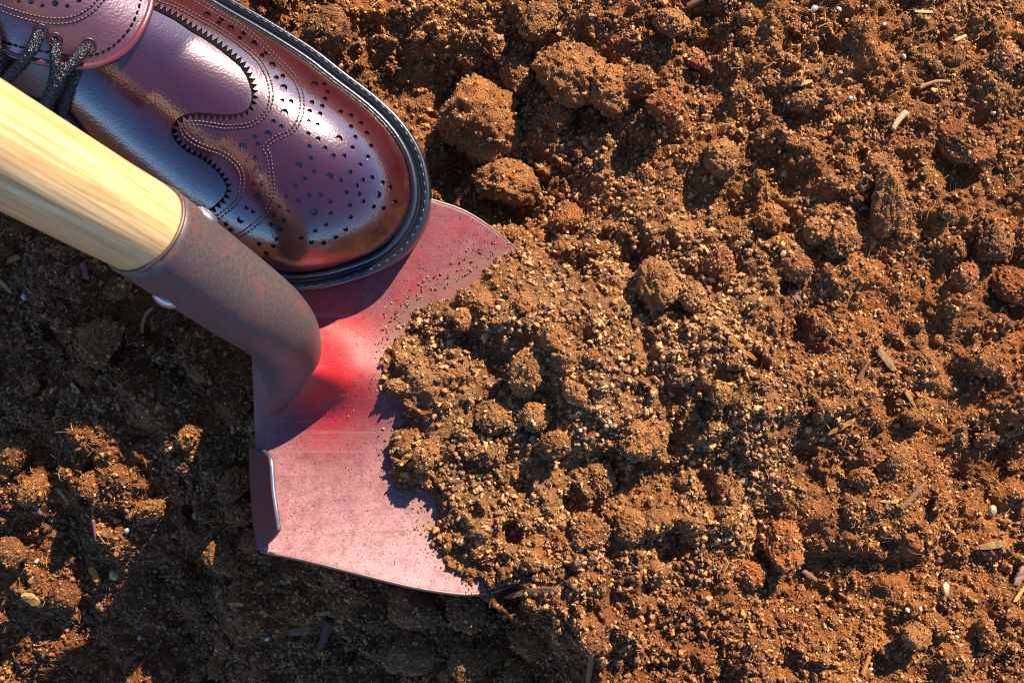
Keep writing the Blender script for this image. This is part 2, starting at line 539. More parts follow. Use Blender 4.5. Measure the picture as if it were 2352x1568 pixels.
# ------------------------------------------------------------------ the soil
HEAP_EDGE = [(1300, 470), (1255, 545), (1205, 580), (1165, 578), (1112, 600), (1062, 640), (1000, 672), (932, 722), (905, 770), (886, 830), (893, 880), (925, 912), (938, 960),
             (910, 1020), (917, 1080), (960, 1140), (985, 1190), (1012, 1240), (1062, 1300), (1112, 1345), (1160, 1370)]
HEAP_POLY = HEAP_EDGE + [(1350, 1520), (1500, 2600), (6000, 2600), (6000, -3000), (1800, -3000), (1500, 100)]
CTRL = [  # picture position -> soil height (cm)
    (1400, 900, 8.2), (1650, 800, 7.8), (1950, 800, 6.6), (2350, 800, 5.6), (1250, 760, 8.8), (1000, 745, 9.4), (1110, 690, 9.6), (1010, 890, 7.2), (1090, 900, 7.2), (1180, 930, 7.8), (1250, 1050, 7.6), (1500, 1150, 7.0), (1500, 1300, 5.2), (1500, 1430, 4.0), (1500, 1568, 2.6), (1500, 1800, 1.0),
    (1200, 1250, 6.6), (1900, 1150, 6.0), (1900, 1400, 4.2), (1900, 1568, 3.2), (2350, 1200, 5.2), (2350, 1568, 3.2), (2700, 1568, 3.4), (2700, 800, 5.2), (2700, 0, 5.8), (1900, 1800, .8), (2400, 1800, 2.0),
    (1300, 560, 6.2), (1350, 400, 4.8), (1600, 500, 6.4), (1550, 250, 5.6), (1300, 230, 4.2), (1150, 420, 2.6), (1080, 280, 2.4), (950, 150, 2.2), (850, 40, 2.6), (1000, 0, 3.6), (1200, 50, 4.6), (1500, 0, 6.0), (1900, 300, 6.4), (1900, 0, 7.0),
    (2350, 300, 6.2), (2350, 0, 6.6), (1200, -250, 6.4), (1800, -250, 7.4), (2400, -250, 7.0), (700, -250, 4.0), (0, -250, 3.0), (-300, 300, 3.0),
    (0, 560, 4.6), (200, 700, 5.0), (400, 850, 5.6), (0, 850, 3.2), (0, 1100, 1.6), (250, 1050, 3.6), (480, 1050, 5.0), (540, 1200, 4.6), (300, 1250, 2.2), (0, 1300, .4), (0, 1568, -1.4), (300, 1430, .8), (300, 1568, -.6), (-300, 1000, 0), (-300, 1568, -3), (600, 1400, 3.4), (600, 1568, 1.6), (0, 1800, -3), (600, 1800, -.5),
    (610, 850, 4.2), (540, 900, 5.4), (800, 1000, 2.6), (800, 700, 2.0), (800, 1330, 4.6), (950, 1420, 4.4), (1100, 1430, 4.4), (950, 1568, 3.0), (1200, 1568, 3.0), (1100, 1800, 1), (900, 500, 2.4), (700, 300, 3), (500, 600, 3), (400, 300, 3.4), (400, 0, 3.6), (1000, 1200, 2.0), (1000, 850, 1.8), (1150, 1450, 3.4)]
CT = np.array(CTRL)

_bx = np.arange(540, 1781, 20.0); _by = np.arange(380, 1421, 20.0)
_bz = np.full((len(_bx), len(_by)), np.nan)
for _i, _x in enumerate(_bx):
    for _j, _y in enumerate(_by):
        _hh = BLADE_BVH.ray_cast(Vector((0, 0, CAM_H)), (Wp(_x, _y, 0.0) - Vector((0, 0, CAM_H))).normalized())
        if _hh[0] is not None: _bz[_i, _j] = _hh[0].z
for _k in range(60):
    if not np.isnan(_bz).any(): break
    _pd = np.pad(_bz, 1, constant_values=np.nan)
    _st = np.stack([_pd[:-2, 1:-1], _pd[2:, 1:-1], _pd[1:-1, :-2], _pd[1:-1, 2:]])
    _ok = ~np.isnan(_st); _cn = _ok.sum(0)
    _mn = np.where(_ok, _st, 0).sum(0) / np.maximum(_cn, 1)
    _bz = np.where(np.isnan(_bz) & (_cn > 0), _mn, _bz)
def blade_height(qx, qy):
    i = np.clip((qx - _bx[0]) / 20.0, 0, len(_bx) - 1.001); j = np.clip((qy - _by[0]) / 20.0, 0, len(_by) - 1.001)
    i0 = i.astype(int); j0 = j.astype(int); a = i - i0; b = j - j0
    return _bz[i0, j0] * (1 - a) * (1 - b) + _bz[i0 + 1, j0] * a * (1 - b) + _bz[i0, j0 + 1] * (1 - a) * b + _bz[i0 + 1, j0 + 1] * a * b

def soil_macro(x, y):
    zg = 0.055
    qx = CX + x * F / (CAM_H - zg); qy = CY - y * F / (CAM_H - zg)
    num = np.zeros_like(qx); den = np.full_like(qx, 1e-12)
    numl = np.zeros_like(qx); denl = np.full_like(qx, 1e-12)
    ctin = in_poly(CT[:, 0], CT[:, 1], HEAP_POLY)
    for (cx, cy, cz), ci in zip(CT, ctin):
        w = 1.0 / (((qx - cx) ** 2 + (qy - cy) ** 2) / 100.0 ** 2 + 0.35) ** 2
        if ci: num += w * cz; den += w
        else: numl += w * cz; denl += w
    zt = num / den * 0.01; zl = numl / denl * 0.01
    d = dist_poly(qx, qy, [(1800, -3000), (1500, 100)] + HEAP_EDGE + [(1350, 1520), (1500, 2600)])
    s = in_poly(qx, qy, HEAP_POLY)
    sd_ = np.where(s, d, -d)
    wob = fbm(qx / 55, qy / 55, oct=3, seed=5) * 10
    sd2 = sd_ + wob
    zbl = np.interp(0, [0], [0]) + blade_height(qx, qy)
    # on the blade: climb from below the sheet to the heap; elsewhere blend softly
    ze = zbl
    zt = np.maximum(zt, np.minimum(zbl + 0.016, 0.10))
    a = np.clip((sd2 + 34) / 34, 0, 1)
    near = zl + (ze - zl) * a * a * (3 - 2 * a)
    top = ze + (zt - ze) * (1 - np.exp(-np.clip(sd2, 0, None) / 75.0))
    zheap = np.where(sd2 > 0, top, near)
    b = np.clip((sd_ + 130) / 260, 0, 1); b = b * b * (3 - 2 * b)
    zsoft = zl + (zt - zl) * b
    # sharp edge only where the heap lies on the blade
    on = np.clip(1.15 - dist_poly(qx, qy, HEAP_EDGE[3:-1]) / 330.0, 0, 1)
    on = on * np.clip((qy - 545) / 60, 0, 1)
    on = on * on * (3 - 2 * on)
    far = np.clip((np.hypot(x, y) - 0.45) / 0.5, 0, 1)
    z = zsoft * (1 - on) + zheap * on
    return z * (1 - far) + 0.03 * far, qx, qy, sd_

DS = 0.00078
fx = np.arange(-0.345, 0.345 + DS / 2, DS); fy = np.arange(-0.250, 0.245 + DS / 2, DS)
nx, ny = len(fx), len(fy)
GX, GY = np.meshgrid(fx, fy, indexing='ij')
Z0, QX, QY, SDH = soil_macro(GX, GY)
Z0 = Z0 + 0.0066 * fbm(GX * 30, GY * 30, oct=3, seed=2) + 0.0020 * fbm(GX * 120, GY * 120, oct=3, seed=9)
LUMP = np.zeros_like(Z0)

def stamp(n, rmin, rmax, hk, power=1.0, seed=0, where=None):
    rng = np.random.default_rng(seed)
    cx = rng.uniform(fx[0], fx[-1], n); cy = rng.uniform(fy[0], fy[-1], n)
    rr = rmin * (rmax / rmin) ** (rng.random(n) ** power)
    out = np.zeros_like(Z0)
    for i in range(n):
        r = rr[i]
        el = rng.uniform(0.65, 1.0); th = rng.uniform(0, math.pi)
        i0, i1 = max(0, int((cx[i] - r - fx[0]) / DS)), min(nx, int((cx[i] + r - fx[0]) / DS) + 2)
        j0, j1 = max(0, int((cy[i] - r - fy[0]) / DS)), min(ny, int((cy[i] + r - fy[0]) / DS) + 2)
        if i1 - i0 < 2 or j1 - j0 < 2: continue
        dx = fx[i0:i1, None] - cx[i]; dy = fy[None, j0:j1] - cy[i]
        a = dx * math.cos(th) + dy * math.sin(th); b = (-dx * math.sin(th) + dy * math.cos(th)) / el
        q = 1 - (a * a + b * b) / (r * r)
        h = r * hk * np.sqrt(np.clip(q, 0, 1))
        out[i0:i1, j0:j1] = np.maximum(out[i0:i1, j0:j1], h)
    return out

LUMP += stamp(520, 0.0035, 0.0090, 0.95, 1.6, 1)
LUMP += stamp(5200, 0.0014, 0.0036, 1.0, 1.4, 2)
LUMP += stamp(15000, 0.0009, 0.0017, 1.1, 1.0, 3)
LUMP -= stamp(420, 0.003, 0.008, 1.1, 1.3, 4)
LUMP -= stamp(70, 0.006, 0.013, .9, 1.3, 8)
rough = 0.0007 * fbm(GX * 700, GY * 700, oct=2, seed=21)
_calm = np.clip((QX - 1650) / 450, 0, 1)
LUMP = LUMP * (1 - .42 * _calm * np.clip((1500 - QY) / 300 + .4, 0, 1))
ZS = Z0 + LUMP * (0.75 + 0.35 * fbm(GX * 22, GY * 22, oct=2, seed=31)) + rough

def soil_z(x, y):
    i = np.clip((np.asarray(x) - fx[0]) / DS, 0, nx - 1.001); j = np.clip((np.asarray(y) - fy[0]) / DS, 0, ny - 1.001)
    i0 = i.astype(int); j0 = j.astype(int); a = i - i0; b = j - j0
    return ZS[i0, j0] * (1 - a) * (1 - b) + ZS[i0 + 1, j0] * a * (1 - b) + ZS[i0, j0 + 1] * (1 - a) * b + ZS[i0 + 1, j0 + 1] * a * b

def soil_at(px, py):
    """Point of the soil seen at picture position (px, py)."""
    z = 0.04
    for _ in range(12):
        p = Wp(px, py, z)
        zz = float(soil_z(np.array([p.x]), np.array([p.y]))[0])
        z = 0.5 * z + 0.5 * zz
    return Wp(px, py, z)

# soil sheet: fine in the middle, stretching out to the horizon
_st = [0.0010 * min(1.035 ** k, 5.0) for k in range(118)]
ext = np.cumsum(np.array(_st + [0.005 * 1.45 ** k for k in range(1, 23)]))
EX = np.concatenate([fx[0] - ext[::-1], fx, fx[-1] + ext]); EY = np.concatenate([fy[0] - ext[::-1], fy, fy[-1] + ext])
AX, AY = np.meshgrid(EX, EY, indexing='ij')
AZ = np.empty_like(AX)
ne = len(ext)
AZ[:] = soil_macro(AX, AY)[0] + 0.0066 * fbm(AX * 30, AY * 30, oct=3, seed=2) + 0.0020 * fbm(AX * 120, AY * 120, oct=3, seed=9)
AZ += 0.006 * np.abs(fbm(AX * 70, AY * 70, oct=3, seed=14)) + 0.0035 * np.abs(fbm(AX * 210, AY * 210, oct=2, seed=15))
AZ[ne:ne + nx, ne:ne + ny] = ZS
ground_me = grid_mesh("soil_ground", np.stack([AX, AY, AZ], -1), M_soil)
_fq = CX + AX * F / (CAM_H - .055); _fr = CY - AY * F / (CAM_H - .055)
def fresh_amount(px, py):
    d1 = np.exp(-(((px - 1330) / 520) ** 4 + ((py - 900) / 430) ** 4))
    d2 = np.exp(-(((px - 1280) / 330) ** 2 + ((py - 250) / 260) ** 2))
    return np.clip(np.maximum(d1, d2) + .25 * fbm(px / 160, py / 160, oct=2, seed=61), 0, 1)
def soil_shade_amount(px, py):  # shade painted as darker soil at the left and along the bottom
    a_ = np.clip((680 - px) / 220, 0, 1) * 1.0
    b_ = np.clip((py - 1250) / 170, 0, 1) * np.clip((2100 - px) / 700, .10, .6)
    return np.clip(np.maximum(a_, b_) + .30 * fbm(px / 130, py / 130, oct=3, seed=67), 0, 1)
_gh = ground_me.attributes.new("soil_shade", 'FLOAT', 'POINT')
_gh.data.foreach_set("value", soil_shade_amount(_fq, _fr).reshape(-1).astype(np.float32))
_ga = ground_me.attributes.new("fresh", 'FLOAT', 'POINT')
_ga.data.foreach_set("value", fresh_amount(_fq, _fr).reshape(-1).astype(np.float32))
ground = tag(link("soil_ground", ground_me), kind="structure")

# ------------------------------------------------------------------ shovel
shovel = link("shovel", None)
shovel.location = (0, 0, 0)
tag(shovel, "red steel digging shovel with wooden handle, blade pushed under the loose soil", "shovel")

bme = grid_mesh("blade", BP, M_blade)
at = bme.attributes.new("dust", 'FLOAT', 'POINT')
at.data.foreach_set("value", BDUST.reshape(-1).astype(np.float32))
_so = np.exp(-dist_poly(BPXX, BPY, HEAP_EDGE[2:]) / 45.0)
_sa = bme.attributes.new("soil", 'FLOAT', 'POINT')
_sa.data.foreach_set("value", _so.reshape(-1).astype(np.float32))
_wa = bme.attributes.new("dusty_shade", 'FLOAT', 'POINT')
_wa.data.foreach_set("value", BDUSTY_SHADE.reshape(-1).astype(np.float32))
blade = link("blade", bme, None, shovel)
sol = blade.modifiers.new("thickness", 'SOLIDIFY')
sol.thickness = 0.0024; sol.offset = -1.0 if True else 1.0

# normals of the sheet must face up for the thickness to go downwards
bm = bmesh.new(); bm.from_mesh(bme)
if sum(f.normal.z for f in bm.faces) < 0:
    bmesh.ops.reverse_faces(bm, faces=bm.faces)
bm.to_mesh(bme); bm.free()

for _side in (0, -1):
    _ed = [Vector(p) - Vector((0, 0, .0009)) for p in BP[2:96:2, _side]]
    _v, _f = sweep(_ed, 0.0010, 8, True)
    link("worn_edge", mesh_np("worn_edge", _v, _f, True, M_edge), None, blade)

# turned step: the back edge of the sheet folded up and forward, lower and upper half
def step_flange(name, base, tip, thick=0.0022):
    b = resample(catmull(base, 8), 9); n = len(b)
    t = resample(catmull(tip, 8), 9)
    t = np.stack([np.interp(np.linspace(0, 1, n), np.linspace(0, 1, len(t)), t[:, k]) for k in range(3)], 1)
    rows = []
    for k in np.linspace(0, 1, 9):
        bulge = math.sin(k * math.pi) * -0.0012
        row = []
        for i in range(n):
            p = Wp(*b[i]).lerp(Wp(*t[i]), k)
            row.append(p + Vector((-bulge, 0, bulge * 0.4)))
        rows.append(row)
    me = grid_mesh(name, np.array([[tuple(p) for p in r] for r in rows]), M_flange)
    a = me.attributes.new("dust", 'FLOAT', 'POINT')
    a.data.foreach_set("value", np.full(len(me.vertices), 0.02, np.float32))
    a = me.attributes.new("dusty_shade", 'FLOAT', 'POINT')
    a.data.foreach_set("value", np.clip(.62 + .3 * fbm(np.arange(len(me.vertices)) * .05, np.zeros(len(me.vertices)), oct=2, seed=4), 0, 1).astype(np.float32))
    o = link(name, me, None, blade)
    s = o.modifiers.new("thickness", 'SOLIDIFY'); s.thickness = thick; s.offset = 0
    _e = [Wp(*t[i]) for i in range(n)]
    _v, _f = sweep(_e, 0.0007, 8, True)
    link("worn_edge", mesh_np("worn_edge", _v, _f, True, M_rivet), None, blade)
    bv = o.modifiers.new("round", 'BEVEL'); bv.width = 0.0006; bv.segments = 2; bv.limit_method = 'ANGLE'
    return o

def zb(px, py):
    h = BLADE_BVH.ray_cast(Vector((0, 0, CAM_H)), (Wp(px, py, 0.0) - Vector((0, 0, CAM_H))).normalized())
    return h[0].z if h[0] is not None else 0.07

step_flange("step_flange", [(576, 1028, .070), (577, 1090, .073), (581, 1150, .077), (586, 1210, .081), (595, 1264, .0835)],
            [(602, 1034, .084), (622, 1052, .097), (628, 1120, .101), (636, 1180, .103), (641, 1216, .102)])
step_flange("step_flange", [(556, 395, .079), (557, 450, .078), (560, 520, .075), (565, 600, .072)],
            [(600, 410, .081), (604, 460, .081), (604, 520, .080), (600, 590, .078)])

# socket: swept tube, widening and flattening into the blade
A = Wp(330, 525, .215); Bq = Wp(0, 337, .27); C = Wp(560, 690, .165)
hdir = (A - C).normalized()
hd2 = (Bq - A).normalized()
path = [A, A.lerp(C, .35), A.lerp(C, .7), C, Wp(602, 720, .152), Wp(630, 744, .141), Wp(648, 764, .127), Wp(657, 785, .114), Wp(660, 808, .103), Wp(654, 842, .090), Wp(641, 882, .080), Wp(623, 928, .073), Wp(607, 972, .068)]
path = [Vector(p) for p in catmull([tuple(p) for p in path], 5)]
rad_k = [.0192, .0190, .0187, .0183, .0178, .0172, .0166, .0162, .0158, .0142, .0114, .0077, .0040]
rad = catmull([(r,) for r in rad_k], 5)[:, 0]
Vs, Fs = sweep(path, list(rad), 48, cap=False)
sme = mesh_np("socket", Vs, Fs, True, M_socket)
a = sme.attributes.new("dust", 'FLOAT', 'POINT')
a.data.foreach_set("value", np.repeat(np.clip((np.linspace(0, 1, len(path)) - 0.78) / 0.25, 0, 0.8), 48).astype(np.float32))
socket = link("socket", sme, None, shovel)
s = socket.modifiers.new("thickness", 'SOLIDIFY'); s.thickness = 0.0016; s.offset = -1
# rim at the socket's mouth
mouth = [A - hdir * 0.0006, A + hdir * 0.0005]
V1, F1 = sweep(mouth, [.01935, .0192], 48, cap=False)
rim = link("socket_rim", mesh_np("socket_rim", V1, F1, True, M_edge), None, socket)
sr = rim.modifiers.new("thickness", 'SOLIDIFY'); sr.thickness = 0.0014; sr.offset = -1

# wooden handle
L_h = 1.15
hp = [A - hdir * 0.05, A - hdir * 0.02, A - hdir * 0.004] + [A + hdir * 0.004] + [A + hd2 * (0.02 + t * L_h) for t in np.linspace(0, 1, 14)]
hr = [.0172, .0176, .0178, .0182] + [.0184 + 0.0022 * min(1, t * 8) for t in np.linspace(0, 1, 14)]
org = A
q = hd2.to_track_quat('Z', 'Y')
Vh, Fh = sweep(hp, hr, 48, cap=True)
qi = q.inverted()
hme = mesh_np("handle", [qi @ (v - org) for v in Vh], Fh, True, M_wood)
handle = link("handle", hme, None, shovel)
handle.location = org; handle.rotation_mode = 'QUATERNION'; handle.rotation_quaternion = q

def dome(name, centre, normal, r, h, mat, parent):
    V, Fc = [], []
    nseg, nr = 20, 6
    n = Vector(normal).normalized()
    u = n.orthogonal().normalized(); w = n.cross(u)
    for i in range(nr):
        a_ = i / (nr - 1) * math.pi / 2
        for k in range(nseg):
            b_ = 2 * math.pi * k / nseg
            V.append(Vector(centre) + (u * math.cos(b_) + w * math.sin(b_)) * r * math.cos(a_) + n * h * math.sin(a_))
    for i in range(nr - 1):
        for k in range(nseg):
            Fc.append((i * nseg + k, i * nseg + (k + 1) % nseg, (i + 1) * nseg + (k + 1) % nseg, (i + 1) * nseg + k))
    return link(name, mesh_np(name, V, Fc, True, mat), None, parent)

rc = A.lerp(C, 0.30)
view = (Vector((0, 0, CAM_H)) - rc).normalized()
side = hdir.cross(view).normalized()       # across the tube as seen
if side.x < 0: side = -side
rr_ = .0190
for sgn, tilt in ((1, 0.10), (-1, 0.22)):
    nrm = (side * sgn + view * tilt).normalized()
    nrm = (nrm - hdir * nrm.dot(hdir)).normalized()
    cc = rc if sgn > 0 else A.lerp(C, 0.42)
    dome("rivet", cc + nrm * (rr_ - 0.0006), nrm, .0052, .0024, M_rivet, shovel)

# ------------------------------------------------------------------ shoe
shoe = link("brogue_shoe", None)
tag(shoe, "burgundy leather wingtip brogue shoe pressing on the shovel's step", "shoe")
ZW = 0.097
UP_OUT = [(474, 5), (597, 76), (696, 138), (769, 194), (843, 251), (893, 302), (925, 354), (939, 400), (943, 440), (938, 478), (920, 520), (892, 555), (843, 587), (769, 612), (720, 622), (659, 625),
          (560, 596), (430, 520), (280, 415), (130, 305), (0, 200), (-110, 90), (-200, -20), (-280, -130), (-335, -230), (-330, -320), (-260, -372), (-150, -365), (-20, -305), (120, -225), (300, -105)]
upc = catmull(UP_OUT, 8, closed=True)
AO = np.array([540.0, 287.0]); AE = np.array([.83, .557]); AN = np.array([.557, -.83])
rel = upc - AO
S_, T_ = rel @ AE, rel @ AN
smin, smax = S_.min() + 1.0, S_.max() - 0.6
NS, NT = 230, 121
th = np.linspace(0, math.pi, NS)
ss = (smin + smax) / 2 - (smax - smin) / 2 * np.cos(th)
ss = ss * 0.7 + np.linspace(smin, smax, NS) * 0.3
def chord(s):
    ts = []
    n = len(S_)
    for i in range(n):
        a_, b_ = S_[i], S_[(i + 1) % n]
        if (a_ - s) * (b_ - s) <= 0 and a_ != b_:
            f = (s - a_) / (b_ - a_)
            ts.append(T_[i] + f * (T_[(i + 1) % n] - T_[i]))
    return min(ts), max(ts)
def crest(s):
    s_t = 60.0
    top = np.interp(s, [-1000, -800, -600, -400, -250, -100, 60, 200], [.070, .095, .108, .094, .074, .056, .046, .0455])
    if s > s_t:
        u_ = min(1.0, (s - s_t) / (smax + 0.5 - s_t))
        top = .046 * (1 - u_ ** 2.7) ** 0.52
    if s < -760:
        u_ = min(1.0, (-760 - s) / (-760 - smin + 0.5))
        top *= (1 - u_ ** 3) ** 0.5
    return top
def zw_s(s):                       # the foot points down a little towards the toe
    return ZW - 0.009 * np.clip((s + 320.0) / 720.0, 0, 1)
def zw_p(px, py):
    return float(zw_s((px - AO[0]) * AE[0] + (py - AO[1]) * AE[1]))
tau = np.sin(np.linspace(-math.pi / 2, math.pi / 2, NT))
tau = tau * 0.8 + np.linspace(-1, 1, NT) * 0.2
UPV = np.zeros((NS, NT, 3))
for i, s in enumerate(ss):
    t0, t1 = chord(s)
    c = crest(s)
    # the ridge line lies off-centre, towards the big-toe side
    tm = 0.5 * (t0 + t1) + 0.04 * (t1 - t0)
    for j, tv in enumerate(tau):
        t = 0.5 * (t0 + t1) + 0.5 * (t1 - t0) * tv
        e_ = (t - tm) / ((t1 - tm) if t > tm else (tm - t0))
        e_ = min(1.0, abs(e_))
        prof = max(0.0, 1 - e_ ** 2.25) ** 0.56
        z = zw_s(s) + c * prof
        p = AO + AE * s + AN * t
        base = Wp(p[0], p[1], zw_s(s))
        UPV[i, j] = (base.x, base.y, z)
upper_me = grid_mesh("vamp", UPV, M_leather)
bm = bmesh.new(); bm.from_mesh(upper_me)
if sum(f.normal.z * f.calc_area() for f in bm.faces) < 0:
    bmesh.ops.reverse_faces(bm, faces=bm.faces)
bm.to_mesh(upper_me); bm.free()
link("vamp", upper_me, None, shoe)
upper_me.update()
_uv = [v.co.copy() for v in upper_me.vertices]
_un = [v.normal.copy() for v in upper_me.vertices]
_uf = [tuple(p.vertices) for p in upper_me.polygons]
UP_BVH = BVHTree.FromPolygons(_uv, _uf)
CAMP = Vector((0, 0, CAM_H))

def on_shoe(px, py, off=0.0):
    d = (Wp(px, py, 0.0) - CAMP).normalized()
    h = UP_BVH.ray_cast(CAMP, d)
    if h[0] is None:
        h = UP_BVH.find_nearest(Wp(px, py, zw_p(px, py) + 0.002))
    loc, nrm, idx, _ = h
    ws, n = 0.0, Vector()
    for vi in _uf[idx]:
        w = 1.0 / ((_uv[vi] - loc).length + 1e-6)
        n += _un[vi] * w; ws += w
    n.normalize()
    return loc + n * off, n

def overlay(name, outline, holes, off, mat, parent, spacing=9.0, base_off=-0.0003, edge_mat=None):
    """A layer of leather with a cut outline and punched holes, lying on the last-shaped upper."""
    pts, edges = [], []
    def loop(lp):
        b = len(pts)
        pts.extend([Vector((float(p[0]), float(p[1]))) for p in lp])
        n = len(lp)
        edges.extend([(b + i, b + (i + 1) % n) for i in range(n)])
    loop(outline)
    for (hx, hy, hr_) in holes:
        loop([(hx + hr_ * math.cos(2 * math.pi * k / 12), hy + hr_ * math.sin(2 * math.pi * k / 12)) for k in range(12)])
    O = np.array([(p[0], p[1]) for p in outline])
    x0, y0 = O.min(0); x1, y1 = O.max(0)
    gx, gy = np.meshgrid(np.arange(x0, x1, spacing), np.arange(y0, y1, spacing))
    gx = gx.ravel(); gy = gy.ravel()
    k = in_poly(gx, gy, O) & (dist_poly(gx, gy, np.vstack([O, O[:1]])) > spacing * 0.45)
    for (hx, hy, hr_) in holes:
        k &= np.hypot(gx - hx, gy - hy) > hr_ + spacing * 0.35
    pts.extend([Vector((float(a_), float(b_))) for a_, b_ in zip(gx[k], gy[k])])
    vo, eo, fo = delaunay_2d_cdt(pts, edges, [], 0, 1e-4)[:3]
    vx = np.array([v.x for v in vo]); vy = np.array([v.y for v in vo])
    tri = np.array([f for f in fo if len(f) == 3])
    cx, cy = vx[tri].mean(1), vy[tri].mean(1)
    keep = in_poly(cx, cy, O)
    for (hx, hy, hr_) in holes:
        keep &= np.hypot(cx - hx, cy - hy) > hr_ * 0.96
    tri = tri[keep]
    used = np.unique(tri)
    remap = {int(o_): i for i, o_ in enumerate(used)}
    V, Nn = [], []
    low = []
    for o_ in used:
        p, n = on_shoe(vx[o_], vy[o_], 0)
        V.append(p + n * off); low.append(p + n * base_off); Nn.append(n)
    Fc = []
    ec = {}
    for t in tri:
        t = [remap[int(q_)] for q_ in t]
        a_, b_, c_ = V[t[0]], V[t[1]], V[t[2]]
        if (b_ - a_).cross(c_ - a_).dot(Nn[t[0]]) < 0: t = [t[0], t[2], t[1]]
        Fc.append(tuple(t))
        for i in range(3):
            e = (t[i], t[(i + 1) % 3]); ec[e] = 1
    bound = [e for e in ec if (e[1], e[0]) not in ec]
    nt_top = len(Fc)
    # rounded lip: bevel ring slightly lower and outwards, then the wall
    VV = list(V); NN = list(Nn)
    topd, lowd = {}, {}
    for e in bound:
        for v in e:
            if v not in topd:
                topd[v] = len(VV); VV.append(V[v]); NN.append(Nn[v])
                lowd[v] = len(VV); VV.append(low[v]); NN.append(Nn[v])
    for e in bound:
        Fc.append((topd[e[1]], topd[e[0]], lowd[e[0]], lowd[e[1]]))
    me = bpy.data.meshes.new(name)
    me.from_pydata([tuple(v) for v in VV], [], Fc)
    me.materials.append(mat)
    if edge_mat: me.materials.append(edge_mat)
    sm = [True] * nt_top + [False] * (len(Fc) - nt_top)
    me.polygons.foreach_set("use_smooth", sm)
    if edge_mat:
        me.polygons.foreach_set("material_index", [0] * nt_top + [1] * (len(Fc) - nt_top))
    me.update()
    ln = []
    for p in me.polygons:
        for vi in p.vertices:
            ln.append(tuple(NN[vi]) if p.index < nt_top else tuple(p.normal))
    me.normals_split_custom_set(ln)
    return link(name, me, None, parent)

def teeth(poly, half, amp, phase=0):
    r = resample(catmull(poly, 8), half)
    t = np.gradient(r, axis=0); t /= np.linalg.norm(t, axis=1)[:, None] + 1e-9
    n = np.stack([-t[:, 1], t[:, 0]], 1)
    sg = np.where((np.arange(len(r)) + phase) % 2 == 0, 1.0, -1.0)
    return r + n * (sg * amp)[:, None]

GIMP = [(344, 7), (369, 20), (406, 39), (443, 64), (480, 86), (511, 108), (536, 128), (558, 148), (573, 170), (582, 192), (587, 212), (586, 236), (576, 256), (556, 268), (524, 272), (492, 271), (460, 268),
        (430, 271), (410, 283), (403, 301), (413, 322), (437, 342), (467, 357), (494, 377), (514, 398), (529, 424), (526, 449), (507, 471), (482, 490), (450, 503), (425, 506)]
CAP_BACK = [(440, 517), (560, 590), (659, 619), (720, 616), (769, 606), (841, 581), (888, 551), (915, 517), (932, 477), (937, 440), (933, 401), (920, 357), (888, 306), (839, 256), (765, 200), (692, 144), (593, 82), (470, 11), (350, -62), (322, -20)]
D2 = lambda c, ox, oy: (ox + c[0] * .24590, oy + c[1] * .24590)
holes = []
for (hx, hy, k) in [(90, 165, 1), (200, 240, 0), (228, 205, 0), (310, 290, 1), (395, 380, 0), (432, 335, 0), (530, 435, 1), (605, 540, 0), (645, 515, 0), (700, 630, 1), (745, 745, 0), (803, 733, 0), (812, 840, 1), (800, 955, 0), (882, 965, 0),
                    (825, 1065, 1), (725, 1145, 0), (795, 1190, 0), (675, 1260, 1), (555, 1285, 0), (585, 1350, 0), (445, 1370, 1), (490, 1500, 0), (560, 1475, 0),
                    (1095, 815, 1), (1185, 812, 0), (1215, 885, 0), (1195, 945, 0), (1170, 1010, 0), (1150, 1080, 0), (1130, 1180, 0), (1075, 975, 0), (1055, 1055, 0), (1050, 1145, 0), (1045, 1260, 0), (1135, 1305, 0), (1055, 1375, 0),
                    (1070, 1480, 0), (1200, 1390, 0), (1325, 1310, 1), (1340, 1065, 0), (1435, 1100, 0), (1525, 1170, 0), (1435, 1200, 0), (1580, 1260, 0), (1475, 1295, 0), (1620, 1375, 0), (1450, 1390, 0), (1275, 1460, 0), (1375, 1465, 0), (1590, 1475, 0), (1520, 1545, 0)]:
    p = D2((hx, hy), 450, 0); holes.append((p[0], p[1], 9.0 if k else 5.7))
for (hx, hy, k) in [(578, 275, 1), (545, 410, 0), (625, 410, 0), (585, 525, 1), (485, 620, 0), (545, 655, 0), (430, 730, 1), (295, 770, 0), (340, 820, 0),
                    (960, 240, 1), (1100, 295, 0), (1240, 340, 1), (1430, 305, 0), (1015, 360, 0), (1345, 375, 0), (1545, 375, 0), (1630, 355, 0), (1725, 400, 0), (1490, 425, 0), (1395, 485, 0), (1510, 500, 0), (1680, 510, 1), (1795, 445, 0), (1840, 575, 0),
                    (1550, 565, 0), (1645, 615, 0), (1735, 630, 0), (930, 425, 0), (1055, 510, 0), (1160, 510, 0), (1245, 570, 0), (1425, 600, 0), (850, 515, 0), (960, 560, 0), (785, 610, 0), (870, 645, 0), (735, 690, 0), (820, 735, 0), (1100, 665, 1), (1250, 670, 0),
                    (1435, 710, 0), (710, 770, 0), (790, 820, 0), (1210, 775, 0), (1110, 830, 0), (1390, 820, 0), (760, 905, 0), (600, 950, 0), (730, 970, 0), (985, 895, 0), (1075, 935, 0), (1190, 940, 0), (1300, 890, 0), (665, 1035, 0)]:
    p = D2((hx, hy), 450, 321.3); holes.append((p[0], p[1], 9.0 if k else 5.7))
capline = teeth(GIMP, 7.0, 7.0)
cap_poly = np.vstack([capline, np.array(CAP_BACK, float)])
back_poly = np.vstack([teeth(GIMP, 6.4, 0.0) + 0, np.array(CAP_BACK, float)])
